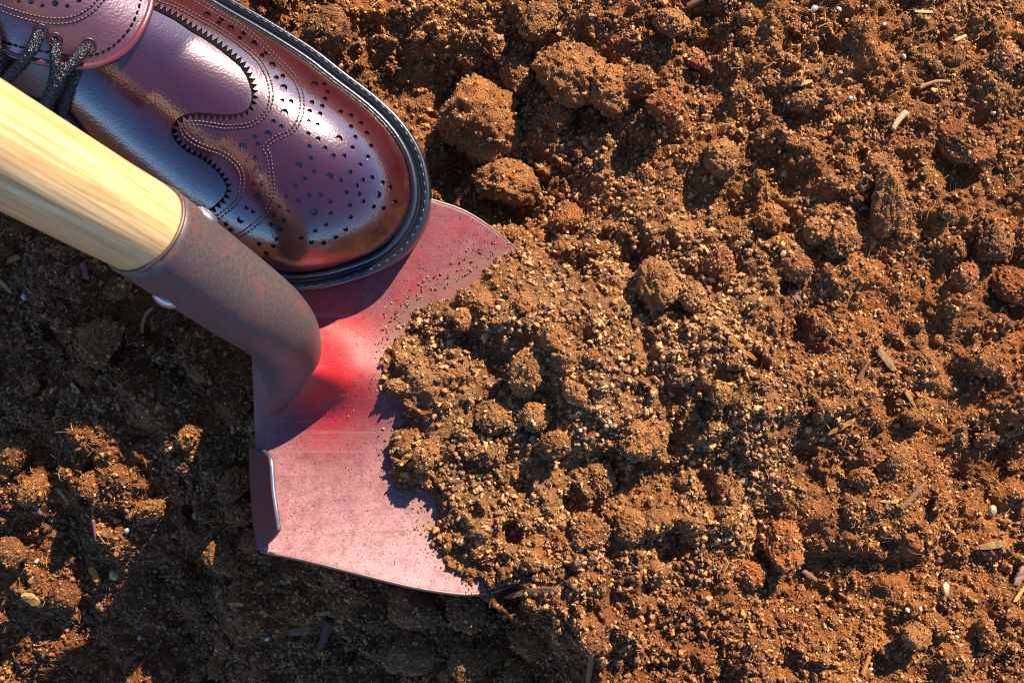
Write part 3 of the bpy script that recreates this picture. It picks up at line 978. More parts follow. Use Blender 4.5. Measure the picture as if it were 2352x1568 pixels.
# dark dyed strip that paints the shadow gaps between the teeth
rg = resample(catmull(GIMP, 8), 6.4)
tg = np.gradient(rg, axis=0); tg /= np.linalg.norm(tg, axis=1)[:, None]
ng = np.stack([-tg[:, 1], tg[:, 0]], 1)
sgn = 1.0 if not in_poly(np.array([rg[5][0] + ng[5][0] * 12]), np.array([rg[5][1] + ng[5][1] * 12]), cap_poly)[0] else -1.0
under = rg + ng * sgn * 9.0
inner = rg - ng * sgn * 14
band = np.vstack([under, inner[::-1]])
overlay("gimp_shadow_strip", band, [], 0.0005, M_gimp, shoe, 7.0)
cap = overlay("wing_cap", cap_poly, holes, 0.0013, M_leather, shoe, 8.0)

QEDGE = [(350, -30), (343, 0), (337, 32), (321, 69), (296, 105), (264, 130), (221, 146), (172, 147), (111, 137), (49, 122), (0, 102), (-60, 84), (-150, 40), (-230, -20)]
qc = resample(catmull(QEDGE, 8), 7)
quarter_poly = np.vstack([qc, np.array([(-290, -130), (-315, -230), (-250, -355), (-150, -348), (-20, -290), (120, -210), (250, -125), (340, -66)], float)])
qholes = [(D2((x, y), 0, 0)[0], D2((x, y), 0, 0)[1], r) for x, y, r in [(290, 8, 6.5), (390, 45, 4.8), (505, 28, 7.5), (615, 55, 4.8), (180, 0, 4.8), (720, 5, 6.5)]]
overlay("quarter", quarter_poly, qholes, 0.0030, M_quarter, shoe, 9.0)

LQ = [(-150, 120), (-50, 182), (20, 205), (80, 226), (138, 252), (168, 278), (200, 325), (225, 370)]
lq = resample(catmull(LQ, 8), 7)
lq_poly = np.vstack([lq, np.array([(180, 335), (130, 298), (0, 192), (-105, 90)], float)])
TONGUE = [(186, 156), (168, 205), (150, 256), (170, 285), (100, 262), (0, 240), (-90, 170), (-90, 60), (0, 95), (49, 116), (111, 131), (172, 141)]
overlay("tongue", resample(np.vstack([TONGUE, TONGUE[:1]]), 9)[:-1], [], 0.0008, M_tongue, shoe, 10.0)
overlay("quarter", lq_poly, [], 0.0028, M_quarter, shoe, 10.0)

def tube_on_shoe(name, poly, off, r, mat, parent, step=5.0, nseg=10, braid=False, offs=None):
    rs = resample(catmull(poly, 8), step)
    pth = []
    for i, p in enumerate(rs):
        o_ = off if offs is None else float(np.interp(i / (len(rs) - 1), np.linspace(0, 1, len(offs)), offs))
        pth.append(on_shoe(p[0], p[1], o_)[0])
    sq = (lambda i, a: 1 + 0.10 * math.sin(3 * a + i * 1.7) + 0.06 * math.sin(3 * a - i * 1.7)) if braid else None
    V, Fc = sweep(pth, r, nseg, True, sq)
    return link(name, mesh_np(name, V, Fc, True, mat), None, parent)

tube_on_shoe("piping", QEDGE, 0.0026, 0.0016, M_piping, shoe)
tube_on_shoe("piping", LQ, 0.0026, 0.0015, M_piping, shoe)

LACES = [([(-40, 10), (-12, 45), (4, 80), (12, 120), (8, 165), (-5, 215)], [.002, .006, .0065, .0065, .005, .004]),
         ([(94, 66), (86, 84), (74, 108), (55, 134), (25, 165), (-10, 200)], [.001, .0055, .0065, .0065, .005, .004]),
         ([(126, 86), (128, 104), (131, 130), (133, 155), (126, 195), (104, 245), (80, 290)], [.001, .0055, .0065, .0068, .006, .005, .004]),
         ([(203, 102), (190, 112), (168, 134), (150, 156), (136, 185), (127, 220), (124, 260), (120, 305)], [.001, .0055, .0068, .0082, .0088, .009, .008, .006]),
         ([(182, 150), (170, 178), (156, 220), (146, 260), (138, 300)], [.0015, .0028, .003, .003, .003])]
for lp, of in LACES:
    tube_on_shoe("lace", lp, 0, 0.0023, M_lace, shoe, 3.0, 14, True, of)
for ex, ey in ((94, 66), (126, 86), (203, 102)):
    p, n = on_shoe(ex, ey, 0.0032)
    u = n.orthogonal().normalized(); w = n.cross(u)
    ring = [p + (u * math.cos(a_) + w * math.sin(a_)) * 0.0028 for a_ in np.linspace(0, 2 * math.pi, 22)]
    V, Fc = sweep(ring, 0.0005, 8, False)
    link("eyelet", mesh_np("eyelet", V, Fc, True, M_stitch), None, shoe)

def bead_mesh():
    bm = bmesh.new()
    bmesh.ops.create_icosphere(bm, subdivisions=2, radius=1.0)
    V = np.array([v.co[:] for v in bm.verts]); Fc = np.array([[v.index for v in f.verts] for f in bm.faces])
    bm.free()
    return V, Fc
BV, BF = bead_mesh()

def stitch_rows(name, rows, off, mat, parent, pitch=9.0, length=4.6, rad_px=2.3):
    VV, FF, b = [], [], 0
    k_ = 1 / 4850.0
    for poly in rows:
        rs = resample(catmull(poly, 8), pitch)
        for i in range(len(rs) - 1):
            m_ = 0.5 * (rs[i] + rs[i + 1])
            p, n = on_shoe(m_[0], m_[1], off)
            a_, _ = on_shoe(rs[i][0], rs[i][1], off); c_, _ = on_shoe(rs[i + 1][0], rs[i + 1][1], off)
            t = (c_ - a_)
            if t.length < 1e-6: continue
            t.normalize(); w = n.cross(t).normalized(); n2 = t.cross(w)
            Mx = np.array([t * length * k_, w * rad_px * k_, n2 * rad_px * k_])
            jit = 1 + random.uniform(-.12, .12)
            VV.append(BV * jit @ Mx + np.array(p)); FF.append(BF + b); b += len(BV)
    me = mesh_np(name, np.vstack(VV), np.vstack(FF), True, mat)
    return tag(link(name, me, None, parent), kind="stuff")

ROW_A = [(344, -2), (400, 18), (450, 45), (494, 69), (548, 106), (588, 140), (610, 175), (621, 209), (621, 241), (606, 267), (576, 288), (524, 292), (462, 283), (432, 284), (420, 300), (444, 324), (480, 340), (516, 354), (546, 378), (558, 404), (556, 437), (545, 461), (511, 490), (470, 515)]
ROW_B = [(420, -8), (462, 15), (499, 37), (548, 66), (588, 96), (622, 130), (659, 167), (681, 197), (692, 234), (689, 270), (671, 302), (636, 318), (609, 338), (618, 358), (623, 395), (626, 432), (620, 468), (602, 499), (563, 530), (520, 553)]
def offset_row(row, d):
    r = resample(catmull(row, 6), 12)
    t = np.gradient(r, axis=0); t /= np.linalg.norm(t, axis=1)[:, None] + 1e-9
    return r + np.stack([-t[:, 1], t[:, 0]], 1) * d
stitch_rows("stitching", [offset_row(ROW_A, -4.2), offset_row(ROW_A, 4.2)], 0.0014, M_stitch, cap)
stitch_rows("stitching", [offset_row(ROW_B, -4.4), offset_row(ROW_B, 4.4)], 0.0014, M_stitch, cap)
QROW = [(318, 0), (310, 32), (297, 62), (272, 92), (245, 112), (212, 124), (170, 124), (111, 113), (49, 99), (0, 82), (-60, 62)]
stitch_rows("stitching", [QROW], 0.0031, M_gimp, shoe, 14.0, 5.4, 2.6)
QARC = [(-10, 8), (49, 30), (85, 40), (123, 46), (160, 44), (190, 33), (212, 18), (232, -4)]
stitch_rows("stitching", [offset_row(QARC, -6), offset_row(QARC, 6)], 0.0031, M_stitch, shoe, 9.0, 4.6, 2.4)

# welt and sole
wo = resample(np.vstack([upc, upc[:1]]), 7)[:-1]
tn = np.roll(wo, -1, 0) - np.roll(wo, 1, 0); tn /= np.linalg.norm(tn, axis=1)[:, None]
nn = np.stack([tn[:, 1], -tn[:, 0]], 1)
cen = wo.mean(0)
if np.mean(((wo - cen) * nn).sum(1)) < 0: nn = -nn
for _ in range(6): nn = (nn + np.roll(nn, 1, 0) + np.roll(nn, -1, 0)); nn /= np.linalg.norm(nn, axis=1)[:, None]
ang = np.arctan2(nn[:, 1], nn[:, 0])
wid = np.interp(np.degrees(ang), [-180, -90, -50, -20, 20, 60, 90, 130, 180], [38, 38, 39, 44, 49, 46, 43, 40, 38])
PROF = [(-.14, -.0020), (-.03, .0004), (.06, .0014), (.18, .0021), (.30, .0018), (.37, .0002), (.42, -.0011), (.48, -.0012), (.53, -.0002), (.60, .0004), (.82, .0004), (.90, .0002), (.95, -.0006), (.965, -.0018), (.97, -.0060), (.965, -.0110), (.93, -.0138)]
WV = np.zeros((len(wo), len(PROF), 3))
for j, (f_, h_) in enumerate(PROF):
    q_ = wo + nn * (wid * f_)[:, None]
    for i in range(len(wo)):
        zz_ = zw_p(q_[i][0], q_[i][1]) - 0.001
        p = Wp(q_[i][0], q_[i][1], zz_)
        WV[i, j] = (p.x, p.y, zz_ + h_)
wm = grid_mesh("welt", WV, M_rubber, True, wrap_u=True)
welt = link("welt", wm, None, shoe)
# outsole plate under the welt
n_w = len(wo)
Vb = [tuple(WV[i, -1]) for i in range(n_w)] + [(WV[i, -1][0], WV[i, -1][1], WV[i, -1][2] - 0.0017) for i in range(n_w)]
Fb = [(i, (i + 1) % n_w, n_w + (i + 1) % n_w, n_w + i) for i in range(n_w)] + [tuple(range(n_w, 2 * n_w))]
link("outsole", mesh_np("outsole", Vb, Fb, False, M_rubber), None, shoe)
# welt stitches
cl = wo + nn * (wid * 0.72)[:, None]
rs = resample(np.vstack([cl, cl[:1]]), 21.0)
VV, FF, b = [], [], 0
for i in range(len(rs) - 1):
    m_ = 0.5 * (rs[i] + rs[i + 1]); t = (rs[i + 1] - rs[i]); t /= np.linalg.norm(t)
    tv = Vector((t[0], -t[1], 0)); w = Vector((-tv.y, tv.x, 0)); nz = Vector((0, 0, 1))
    p = Wp(m_[0], m_[1], zw_p(m_[0], m_[1]) - 0.0004)
    k_ = 1 / 4810.0
    Mx = np.array([tv * 8.8 * k_, w * 2.6 * k_, nz * 2.6 * k_])
    VV.append(BV @ Mx + np.array(p)); FF.append(BF + b); b += len(BV)
tag(link("welt_stitching", mesh_np("welt_stitching", np.vstack(VV), np.vstack(FF), True, M_welt_thread), None, welt), kind="stuff")

# ------------------------------------------------------------------ soil clods
def ico(sub):
    bm = bmesh.new(); bmesh.ops.create_icosphere(bm, subdivisions=sub, radius=1.0)
    V = np.array([v.co[:] for v in bm.verts]); Fc = [tuple(v.index for v in f.verts) for f in bm.faces]
    bm.free(); return V, Fc
ICO = {s: ico(s) for s in (2, 3, 4, 5)}

def clod_mesh(name, sub, seed, angular=0.0, crumb=0.07, ncr=260):
    V, Fc = ICO[sub]
    V = V.copy(); d0 = V.copy()
    rng = np.random.default_rng(seed)
    r = 1 + 0.22 * fbm(V[:, 0] * 1.3 + seed, V[:, 1] * 1.3, V[:, 2] * 1.3, 3, seed)
    # broken facets
    for k in range(int(5 + 5 * angular)):
        n = rng.normal(size=3); n /= np.linalg.norm(n)
        c = rng.uniform(0.70, 0.95) - 0.12 * angular
        dd = d0 @ n
        lim = c / np.clip(dd, 1e-3, None)
        r = np.where((dd > 0.2) & (r > lim), r * (1 - angular * .6 - .25) + lim * (angular * .6 + .25), r)
    # crumb bumps
    if ncr:
        dirs = rng.normal(size=(ncr, 3)); dirs /= np.linalg.norm(dirs, axis=1)[:, None]
        sz = rng.uniform(0.05, 0.19, ncr)
        h = np.zeros(len(V))
        for c0 in range(0, ncr, 64):
            dd = d0 @ dirs[c0:c0 + 64].T
            a_ = np.arccos(np.clip(dd, -1, 1)) / sz[c0:c0 + 64]
            h = np.maximum(h, (np.sqrt(np.clip(1 - a_ * a_, 0, 1)) * sz[c0:c0 + 64] / .15).max(1))
        r = r + crumb * h
    r = r + 0.085 * fbm(d0[:, 0] * 6, d0[:, 1] * 6, d0[:, 2] * 6, 3, seed + 5) + 0.045 * vnoise(d0[:, 0] * 24, d0[:, 1] * 24, d0[:, 2] * 24, seed + 9)
    me = mesh_np(name, d0 * r[:, None], Fc, True, M_clod)
    return me

HERO = [clod_mesh("clod_large", 5, 100 + i, [0.1, 0.2, 0.9, 0.5, 0.0, 0.7][i], [.09, .08, .05, .07, .075, .06][i], 420) for i in range(6)]
MID = [clod_mesh("clod_medium", 4, 200 + i, (i % 3) * .45, .09, 130) for i in range(7)]
SML = [clod_mesh("clod_small", 3, 300 + i, (i % 3) * .4, .11, 45) for i in range(8)]
CLODS = []
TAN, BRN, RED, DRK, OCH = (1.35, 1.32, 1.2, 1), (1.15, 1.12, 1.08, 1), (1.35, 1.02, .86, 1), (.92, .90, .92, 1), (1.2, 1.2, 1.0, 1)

def put_clod(mesh, px, py, r, label, group=None, tint=BRN, sq=(1, 1, .85), rot=None, sink=.30, name="soil_clod"):
    o = bpy.data.objects.new(name, mesh); col.objects.link(o)
    p = soil_at(px, py)
    rm = r * (CAM_H - p.z) / F
    p = Wp(px, py, p.z + rm * sq[2] * (1 - sink * 1.6) * (1.25 if r > 30 else 0.9))
    rm = r * (CAM_H - p.z) / F
    o.location = p
    o.scale = (rm * sq[0], rm * sq[1], rm * sq[2])
    o.rotation_euler = rot if rot else (random.uniform(-.6, .6), random.uniform(-.6, .6), random.uniform(0, 6.28))
    o.color = tint
    tag(o, label, "soil clod", group)
    CLODS.append((px, py, r, o, mesh))
    return o

NAMED = [
    (1107, 282, 88, 0, TAN, (1, 1, .95), "big round tan soil clod beside the shoe's toe, largest of all"),
    (1318, 168, 74, 1, TAN, (.9, 1.1, .9), "tall crumbly tan clod touching a rounder clod beyond the toe"),
    (1408, 206, 55, 4, TAN, (1, .95, .9), "rounded tan clod leaning against the tall crumbly clod"),
    (1168, 418, 66, 3, BRN, (1.15, .75, .8), "broad split clod below the big round clod near the blade's corner"),
    (1527, 246, 43, 2, RED, (1, 1, .9), "angular reddish clod alone in a dark gap beyond the tall clod"),
    (745, 78, 54, 1, DRK, (1.1, .95, .8), "dark clod tucked against the outer welt of the shoe"),
    (1472, 1008, 49, 4, TAN, (1, 1.1, .9), "smooth egg-shaped tan clod in the heap with white pebbles beside it"),
    (1272, 778, 36, 2, TAN, (.9, 1.05, .8), "pointed tan clod above a dark hollow in the heap"),
    (1208, 855, 50, 3, BRN, (1.1, .75, .8), "ragged elongated clod below the dark hollow in the heap"),
    (1512, 655, 55, 1, TAN, (.75, 1.1, .85), "upright lumpy clod standing on the far side of the heap"),
    (1592, 682, 34, 4, TAN, (.9, 1, .85), "lumpy clod next to the upright clod on the heap"),
    (1655, 608, 44, 2, RED, (.9, 1, .7), "flat-topped angular orange clod behind the heap"),
    (1660, 365, 40, 0, TAN, (1, 1.1, .85), "tan block-shaped clod on the sunlit ground beyond the heap"),
    (1932, 552, 44, 2, BRN, (.9, 1.05, .75), "sharp-cornered brown clod in a dark gap on the open ground"),
    (1878, 533, 34, 3, BRN, (1, .9, .75), "crumbly clod touching the sharp-cornered clod"),
    (2322, 655, 42, 4, RED, (.9, 1.1, .85), "smooth orange-brown clod at a dark hollow on the open ground"),
    (1352, 1215, 48, 2, BRN, (.95, 1.05, .75), "greyish block clod near the lower rim of the heap"),
    (1446, 1212, 43, 5, BRN, (1, .95, .75), "cracked clod beside the greyish block clod"),
    (1227, 955, 37, 0, BRN, (1, .9, .8), "dusty lump in the heap beside the shaded hollow"),
    (1277, 1018, 32, 4, TAN, (1, .9, .8), "small egg-like lump between two larger lumps in the heap"),
    (1132, 960, 40, 5, BRN, (1, 1.05, .75), "dark ragged lump above the bare part of the blade"),
    (1722, 1325, 38, 5, RED, (1, .95, .8), "brick-red fuzzy clod on the slope below the heap"),
    (1798, 1242, 58, 3, RED, (1.25, .75, .6), "wide low reddish mound of soil on the slope"),
    (1075, 688, 28, 4, BRN, (1, .95, .8), "round brown lump on the heap's edge facing the shoe"),
    (1112, 700, 26, 1, BRN, (1, .95, .8), "lump joined to the round one on the heap's edge"),
    (1185, 165, 44, 5, BRN, (.9, 1.1, .75), "shaggy clod between the shoe and the tall crumbly clod"),
    (945, 1398, 64, 2, DRK, (1.15, .8, .7), "large flat dark clod in shade under the blade's edge"),
    (1068, 1402, 56, 5, DRK, (1, .85, .7), "dark rounded clod beside the large flat one under the blade"),
    (1218, 1452, 60, 2, (.85, .66, .56, 1), (.85, 1.1, .7), "reddish dark slab of soil below the blade's tip side"),
    (945, 1498, 62, 3, DRK, (1.1, .75, .7), "long dark clod lying below the flat dark clod"),
    (1075, 1520, 42, 4, DRK, (1, .95, .75), "round dark clod in the bottom shade next to the reddish slab"),
    (1185, 1550, 40, 0, DRK, (1, .9, .75), "dark cobble-like clod with an orange chip on top"),
    (228, 785, 62, 2, DRK, (1, 1.05, .6), "grey-brown half buried clod under the wooden handle"),
    (205, 1108, 32, 5, (.8, .62, .55, 1), (1.15, .7, .6), "dark red-brown flat clod on the ground beside the handle"),
    (30, 1040, 46, 1, (.8, .68, .6, 1), (1.1, .8, .6), "low brown mound of soil among fibres beside the handle"),
    (535, 1110, 40, 5, (.85, .75, .7, 1), (.9, 1.1, .7), "broken clod next to the blade's turned step"),
    (500, 1280, 42, 2, DRK, (1.1, .85, .7), "dark clod below the corner of the turned step"),
    (575, 1240, 24, 0, BRN, (.8, 1.2, .7), "narrow brown lump wedged under the blade's corner"),
    (1460, 190, 40, 0, BRN, (.9, 1.2, .75), "shaded knobbly clod between the round clod and the reddish one"),
    (1240, 40, 48, 3, BRN, (1.2, .75, .65), "crumbly reddish ridge of soil beyond the shoe"),
    (1540, 50, 40, 5, BRN, (1.1, .8, .7), "broad clod with a brown stick lying on it"),
    (2210, 330, 60, 3, RED, (1.25, .7, .55), "long low orange mound crossing the open ground"),
    (2290, 560, 44, 5, DRK, (1, 1, .6), "dark shaded clod above the smooth orange-brown clod"),
    (1765, 505, 38, 2, RED, (1, 1, .75), "orange angular lump on the sunlit ground near small crumbs"),
    (2040, 470, 60, 3, BRN, (1.3, .6, .55), "dark-sided ridge of soil with roots below the pale stick"),
    (1840, 230, 34, 5, DRK, (.8, 1.2, .8), "dark upright stone-like clod with a yellow chip on it"),
]
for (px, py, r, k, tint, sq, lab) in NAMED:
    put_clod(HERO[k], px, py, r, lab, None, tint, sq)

SHOE_POLY = [tuple(q_) for q_ in (wo + nn * (wid * 1.0)[:, None])[::6]]
BLADE_POLY = LOW + UPP[::-1]
HANDLE_POLY = [(0, 170), (395, 425), (560, 545), (725, 740), (600, 810), (250, 630), (0, 500)]
ZONES = {
    "heap": ("small brown crumb lump in the loose heap on the blade", "small clods in the heap on the blade"),
    "toe": ("small dark lump on the shaded ground beside the shoe", "small clods beside the shoe"),
    "left": ("small dark brown lump on the ground beside the handle", "small clods beside the handle"),
    "below": ("small shaded lump on the slope below the blade", "small clods below the blade"),
    "open": ("small orange-brown lump on the open sunlit ground", "small clods on the open ground"),
}
def zone(px, py):
    if px < 590 and py > 400: return "left"
    if py > 1290 and px < 1750: return "below"
    if px < 1330 and py < 480: return "toe"
    if in_poly(np.array([px]), np.array([py]), HEAP_POLY)[0] and px < 1650 and 520 < py: return "heap"
    return "open"

def free_spot(px, py, margin=6):
    a_ = np.array([px]); b_ = np.array([py])
    if in_poly(a_, b_, SHOE_POLY)[0] or in_poly(a_, b_, HANDLE_POLY)[0]: return False
    if in_poly(a_, b_, BLADE_POLY)[0] and (not in_poly(a_, b_, HEAP_POLY)[0] or dist_poly(a_, b_, HEAP_EDGE)[0] < margin): return False
    return True

LANDMARKS = [
    (1107, 282, "the big round tan clod"), (1318, 168, "the tall crumbly clod"), (1527, 246, "the angular reddish clod"), (745, 78, "the dark clod against the welt"), (1472, 1008, "the egg-shaped clod"), (1272, 778, "the pointed clod in the heap"),
    (1512, 655, "the upright lumpy clod"), (1655, 608, "the flat-topped orange clod"), (1660, 365, "the block-shaped tan clod"), (1932, 552, "the sharp-cornered clod"), (2322, 655, "the smooth orange-brown clod"), (1352, 1215, "the greyish block clod"), (1722, 1325, "the brick-red clod"),
    (1798, 1242, "the wide low reddish mound"), (1075, 688, "the heap's edge facing the shoe"), (945, 1398, "the large flat dark clod"), (1218, 1452, "the reddish dark slab"), (228, 785, "the half buried clod under the handle"), (205, 1108, "the flat red-brown clod"), (535, 1110, "the blade's turned step"),
    (2210, 330, "the long low orange mound"), (1840, 230, "the dark upright clod"), (2062, 280, "the pale broken twig"), (1600, 10, "the short thick brown stick"), (1700, 800, "the bright orange wood chip"), (2032, 825, "the wedge-shaped tan chip"), (1215, 1355, "the long bark strip"), (1355, 1530, "the smooth brown stick"),
    (345, 735, "the curled yellow fibre"), (2270, 1248, "the blunt tan wood block"), (2090, 1142, "the broad brown splinter"), (1855, 1318, "the short purplish twig"), (1930, 980, "the long orange splinter"), (2272, 1005, "the dark wood block"), (2142, 198, "the curved tan root"), (262, 1321, "the biggest yellow pebble"),
    (2279, 1173, "the tall pale yellow stone"), (2172, 1352, "the rough upright stone"), (2340, 1320, "the large pinkish wood piece"), (688, 1447, "the torn brown wood chip"), (80, 1374, "the rounded bark flake"), (92, 1160, "the brown rounded splinter"), (30, 600, "the squat orange chip"), (1132, 960, "the dark ragged lump"), (1228, 955, "the shaded hollow of the heap"), (1986, 1524, "the orange twig"), (30, 1040, "the low brown mound"), (175, 892, "the pale two-toned chip"), (430, 940, "the shovel's neck")]
def landmark(px, py):
    return min(LANDMARKS, key=lambda l: (l[0] - px) ** 2 + (l[1] - py) ** 2)[2]
SEEN = {}
cnt = 0
tries = 0
while cnt < 250 and tries < 5000:
    tries += 1
    px, py = random.uniform(-10, 2362), random.uniform(-10, 1578)
    r = 9 * (42 / 9) ** (random.random() ** 1.7)
    if not free_spot(px, py, r * 0.9): continue
    if any(math.hypot(px - c[0], py - c[1]) < (r + c[2]) * .8 for c in CLODS): continue
    zk = zone(px, py)
    if zk in ("left",) and random.random() < .35: continue
    lab, grp = ZONES[zk]
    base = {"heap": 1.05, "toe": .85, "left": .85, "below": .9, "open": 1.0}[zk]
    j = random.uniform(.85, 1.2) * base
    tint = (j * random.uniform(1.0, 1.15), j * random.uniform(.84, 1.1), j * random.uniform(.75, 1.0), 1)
    me = random.choice(MID) if r > 15 else random.choice(SML)
    sqy = random.uniform(.62, 1)
    size = "tiny" if r < 12.5 else ("small" if r < 19 else "larger")
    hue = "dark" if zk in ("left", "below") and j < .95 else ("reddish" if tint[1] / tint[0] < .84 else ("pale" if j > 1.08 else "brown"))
    form = "elongated" if sqy < .75 else "rounded"
    lab = f"{size} {form} {hue} soil lump near {landmark(px, py)}"
    if lab in SEEN and SEEN[lab] != grp: lab = lab.replace(" near ", " beyond " if zk == "open" else " below ")
    SEEN[lab] = grp
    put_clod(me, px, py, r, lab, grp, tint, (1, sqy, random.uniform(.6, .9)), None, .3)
    cnt += 1

# ------------------------------------------------------------------ pebbles
def pebble_mesh(seed):
    V, Fc = ICO[3]
    r = 1 + .24 * fbm(V[:, 0] * 1.5 + seed, V[:, 1] * 1.5, V[:, 2] * 1.5, 4, seed)
    rng = np.random.default_rng(seed)
    for k in range(6):
        n = rng.normal(size=3); n /= np.linalg.norm(n)
        dd = V @ n; lim = rng.uniform(.72, .9) / np.clip(dd, 1e-3, None)
        r = np.where((dd > .2) & (r > lim), lim * .8 + r * .2, r)
    return mesh_np("pebble", V * r[:, None], Fc, True, M_pebble)
PEB = [pebble_mesh(40 + i) for i in range(5)]
WHT, YEL, GRY, PTAN = (.56, .50, .40, 1), (.50, .34, .11, 1), (.30, .33, .40, 1), (.38, .22, .10, 1)
PLACES = {"left": "on the ground beside the handle", "below": "on the shaded slope below the blade", "toe": "on the shaded ground beside the shoe", "heap": "in the heap on the blade", "open": "on the open sunlit ground"}
PEBBLES = [(392, 1030, 7, WHT), (357, 1046, 8, PTAN), (285, 1116, 6, WHT), (92, 1128, 6, WHT), (293, 1218, 9, WHT), (357, 1216, 6, WHT), (185, 1279, 5, WHT), (84, 1288, 7, WHT), (452, 1184, 13, PTAN), (75, 1325, 4, WHT), (243, 1366, 4, WHT),
           (154, 1444, 9, PTAN), (320, 1464, 7, WHT), (613, 1466, 8, WHT), (55, 681, 9, WHT), (130, 625, 5, WHT), (135, 944, 9, GRY), (99, 942, 5, YEL), (407, 942, 8, YEL), (367, 842, 6, GRY), (470, 839, 5, YEL), (417, 856, 12, PTAN), (330, 1000, 4, WHT), (160, 1090, 5, WHT), (20, 1110, 4, WHT),
           (1871, 21, 11, WHT), (1929, 22, 10, WHT), (2031, 57, 7, WHT), (2076, 131, 8, WHT), (1953, 226, 8, GRY), (1995, 251, 6, WHT), (2282, 260, 7, WHT), (2175, 270, 5, WHT), (2301, 169, 12, PTAN), (2172, 492, 6, WHT), (2146, 86, 8, YEL), (2010, 726, 5, WHT), (1790, 937, 8, YEL), (1802, 583, 13, PTAN),
           (2084, 1400, 8, WHT), (2114, 1398, 7, WHT), (2155, 1160, 7, WHT), (2198, 1462, 5, WHT), (2000, 1536, 6, WHT), (1972, 1562, 6, YEL), (2153, 1319, 5, WHT), (1712, 1105, 12, PTAN), (1333, 988, 7, WHT), (1400, 970, 8, WHT), (1900, 640, 5, WHT), (2120, 640, 5, WHT), (1830, 1400, 5, WHT), (2040, 1240, 5, WHT), (2230, 880, 5, WHT), (1760, 60, 5, WHT), (1275, 1335, 6, WHT)]
def put_pebble(px, py, r, c, label, group, sq=(1, .8, .7), rot=None):
    o = bpy.data.objects.new("pebble", random.choice(PEB)); col.objects.link(o)
    p = soil_at(px, py); rm = .85 * r * (CAM_H - p.z) / F
    o.location = Wp(px, py, p.z + rm * .35); o.scale = (rm * sq[0], rm * sq[1], rm * sq[2])
    o.rotation_euler = rot if rot else (random.uniform(-.4, .4), random.uniform(-.4, .4), random.uniform(0, 6.28))
    o.color = c
    tag(o, label, "pebble", group)
for px, py, r, c in PEBBLES:
    w = {WHT: "white", YEL: "yellow", GRY: "grey", PTAN: "tan"}[c]
    pl = PLACES[zone(px, py)]
    put_pebble(px, py, r, c, f"{'tiny' if r < 6.5 else 'small'} {w} pebble near {landmark(px, py)}", f"{w} pebbles {pl}")
put_pebble(262, 1321, 14, YEL, "biggest yellow pebble, faceted, on the ground beside the handle", None, (1, .9, .7))
put_pebble(2279, 1173, 17, (.42, .31, .14, 1), "tall pale yellow stone standing on the open ground", None, (.72, 1.0, .6), (.2, .3, .1))
put_pebble(2172, 1352, 17, (.42, .33, .17, 1), "rough upright yellow-grey stone near two small white pebbles", None, (.72, 1.05, .6), (.3, -.2, 3.0))

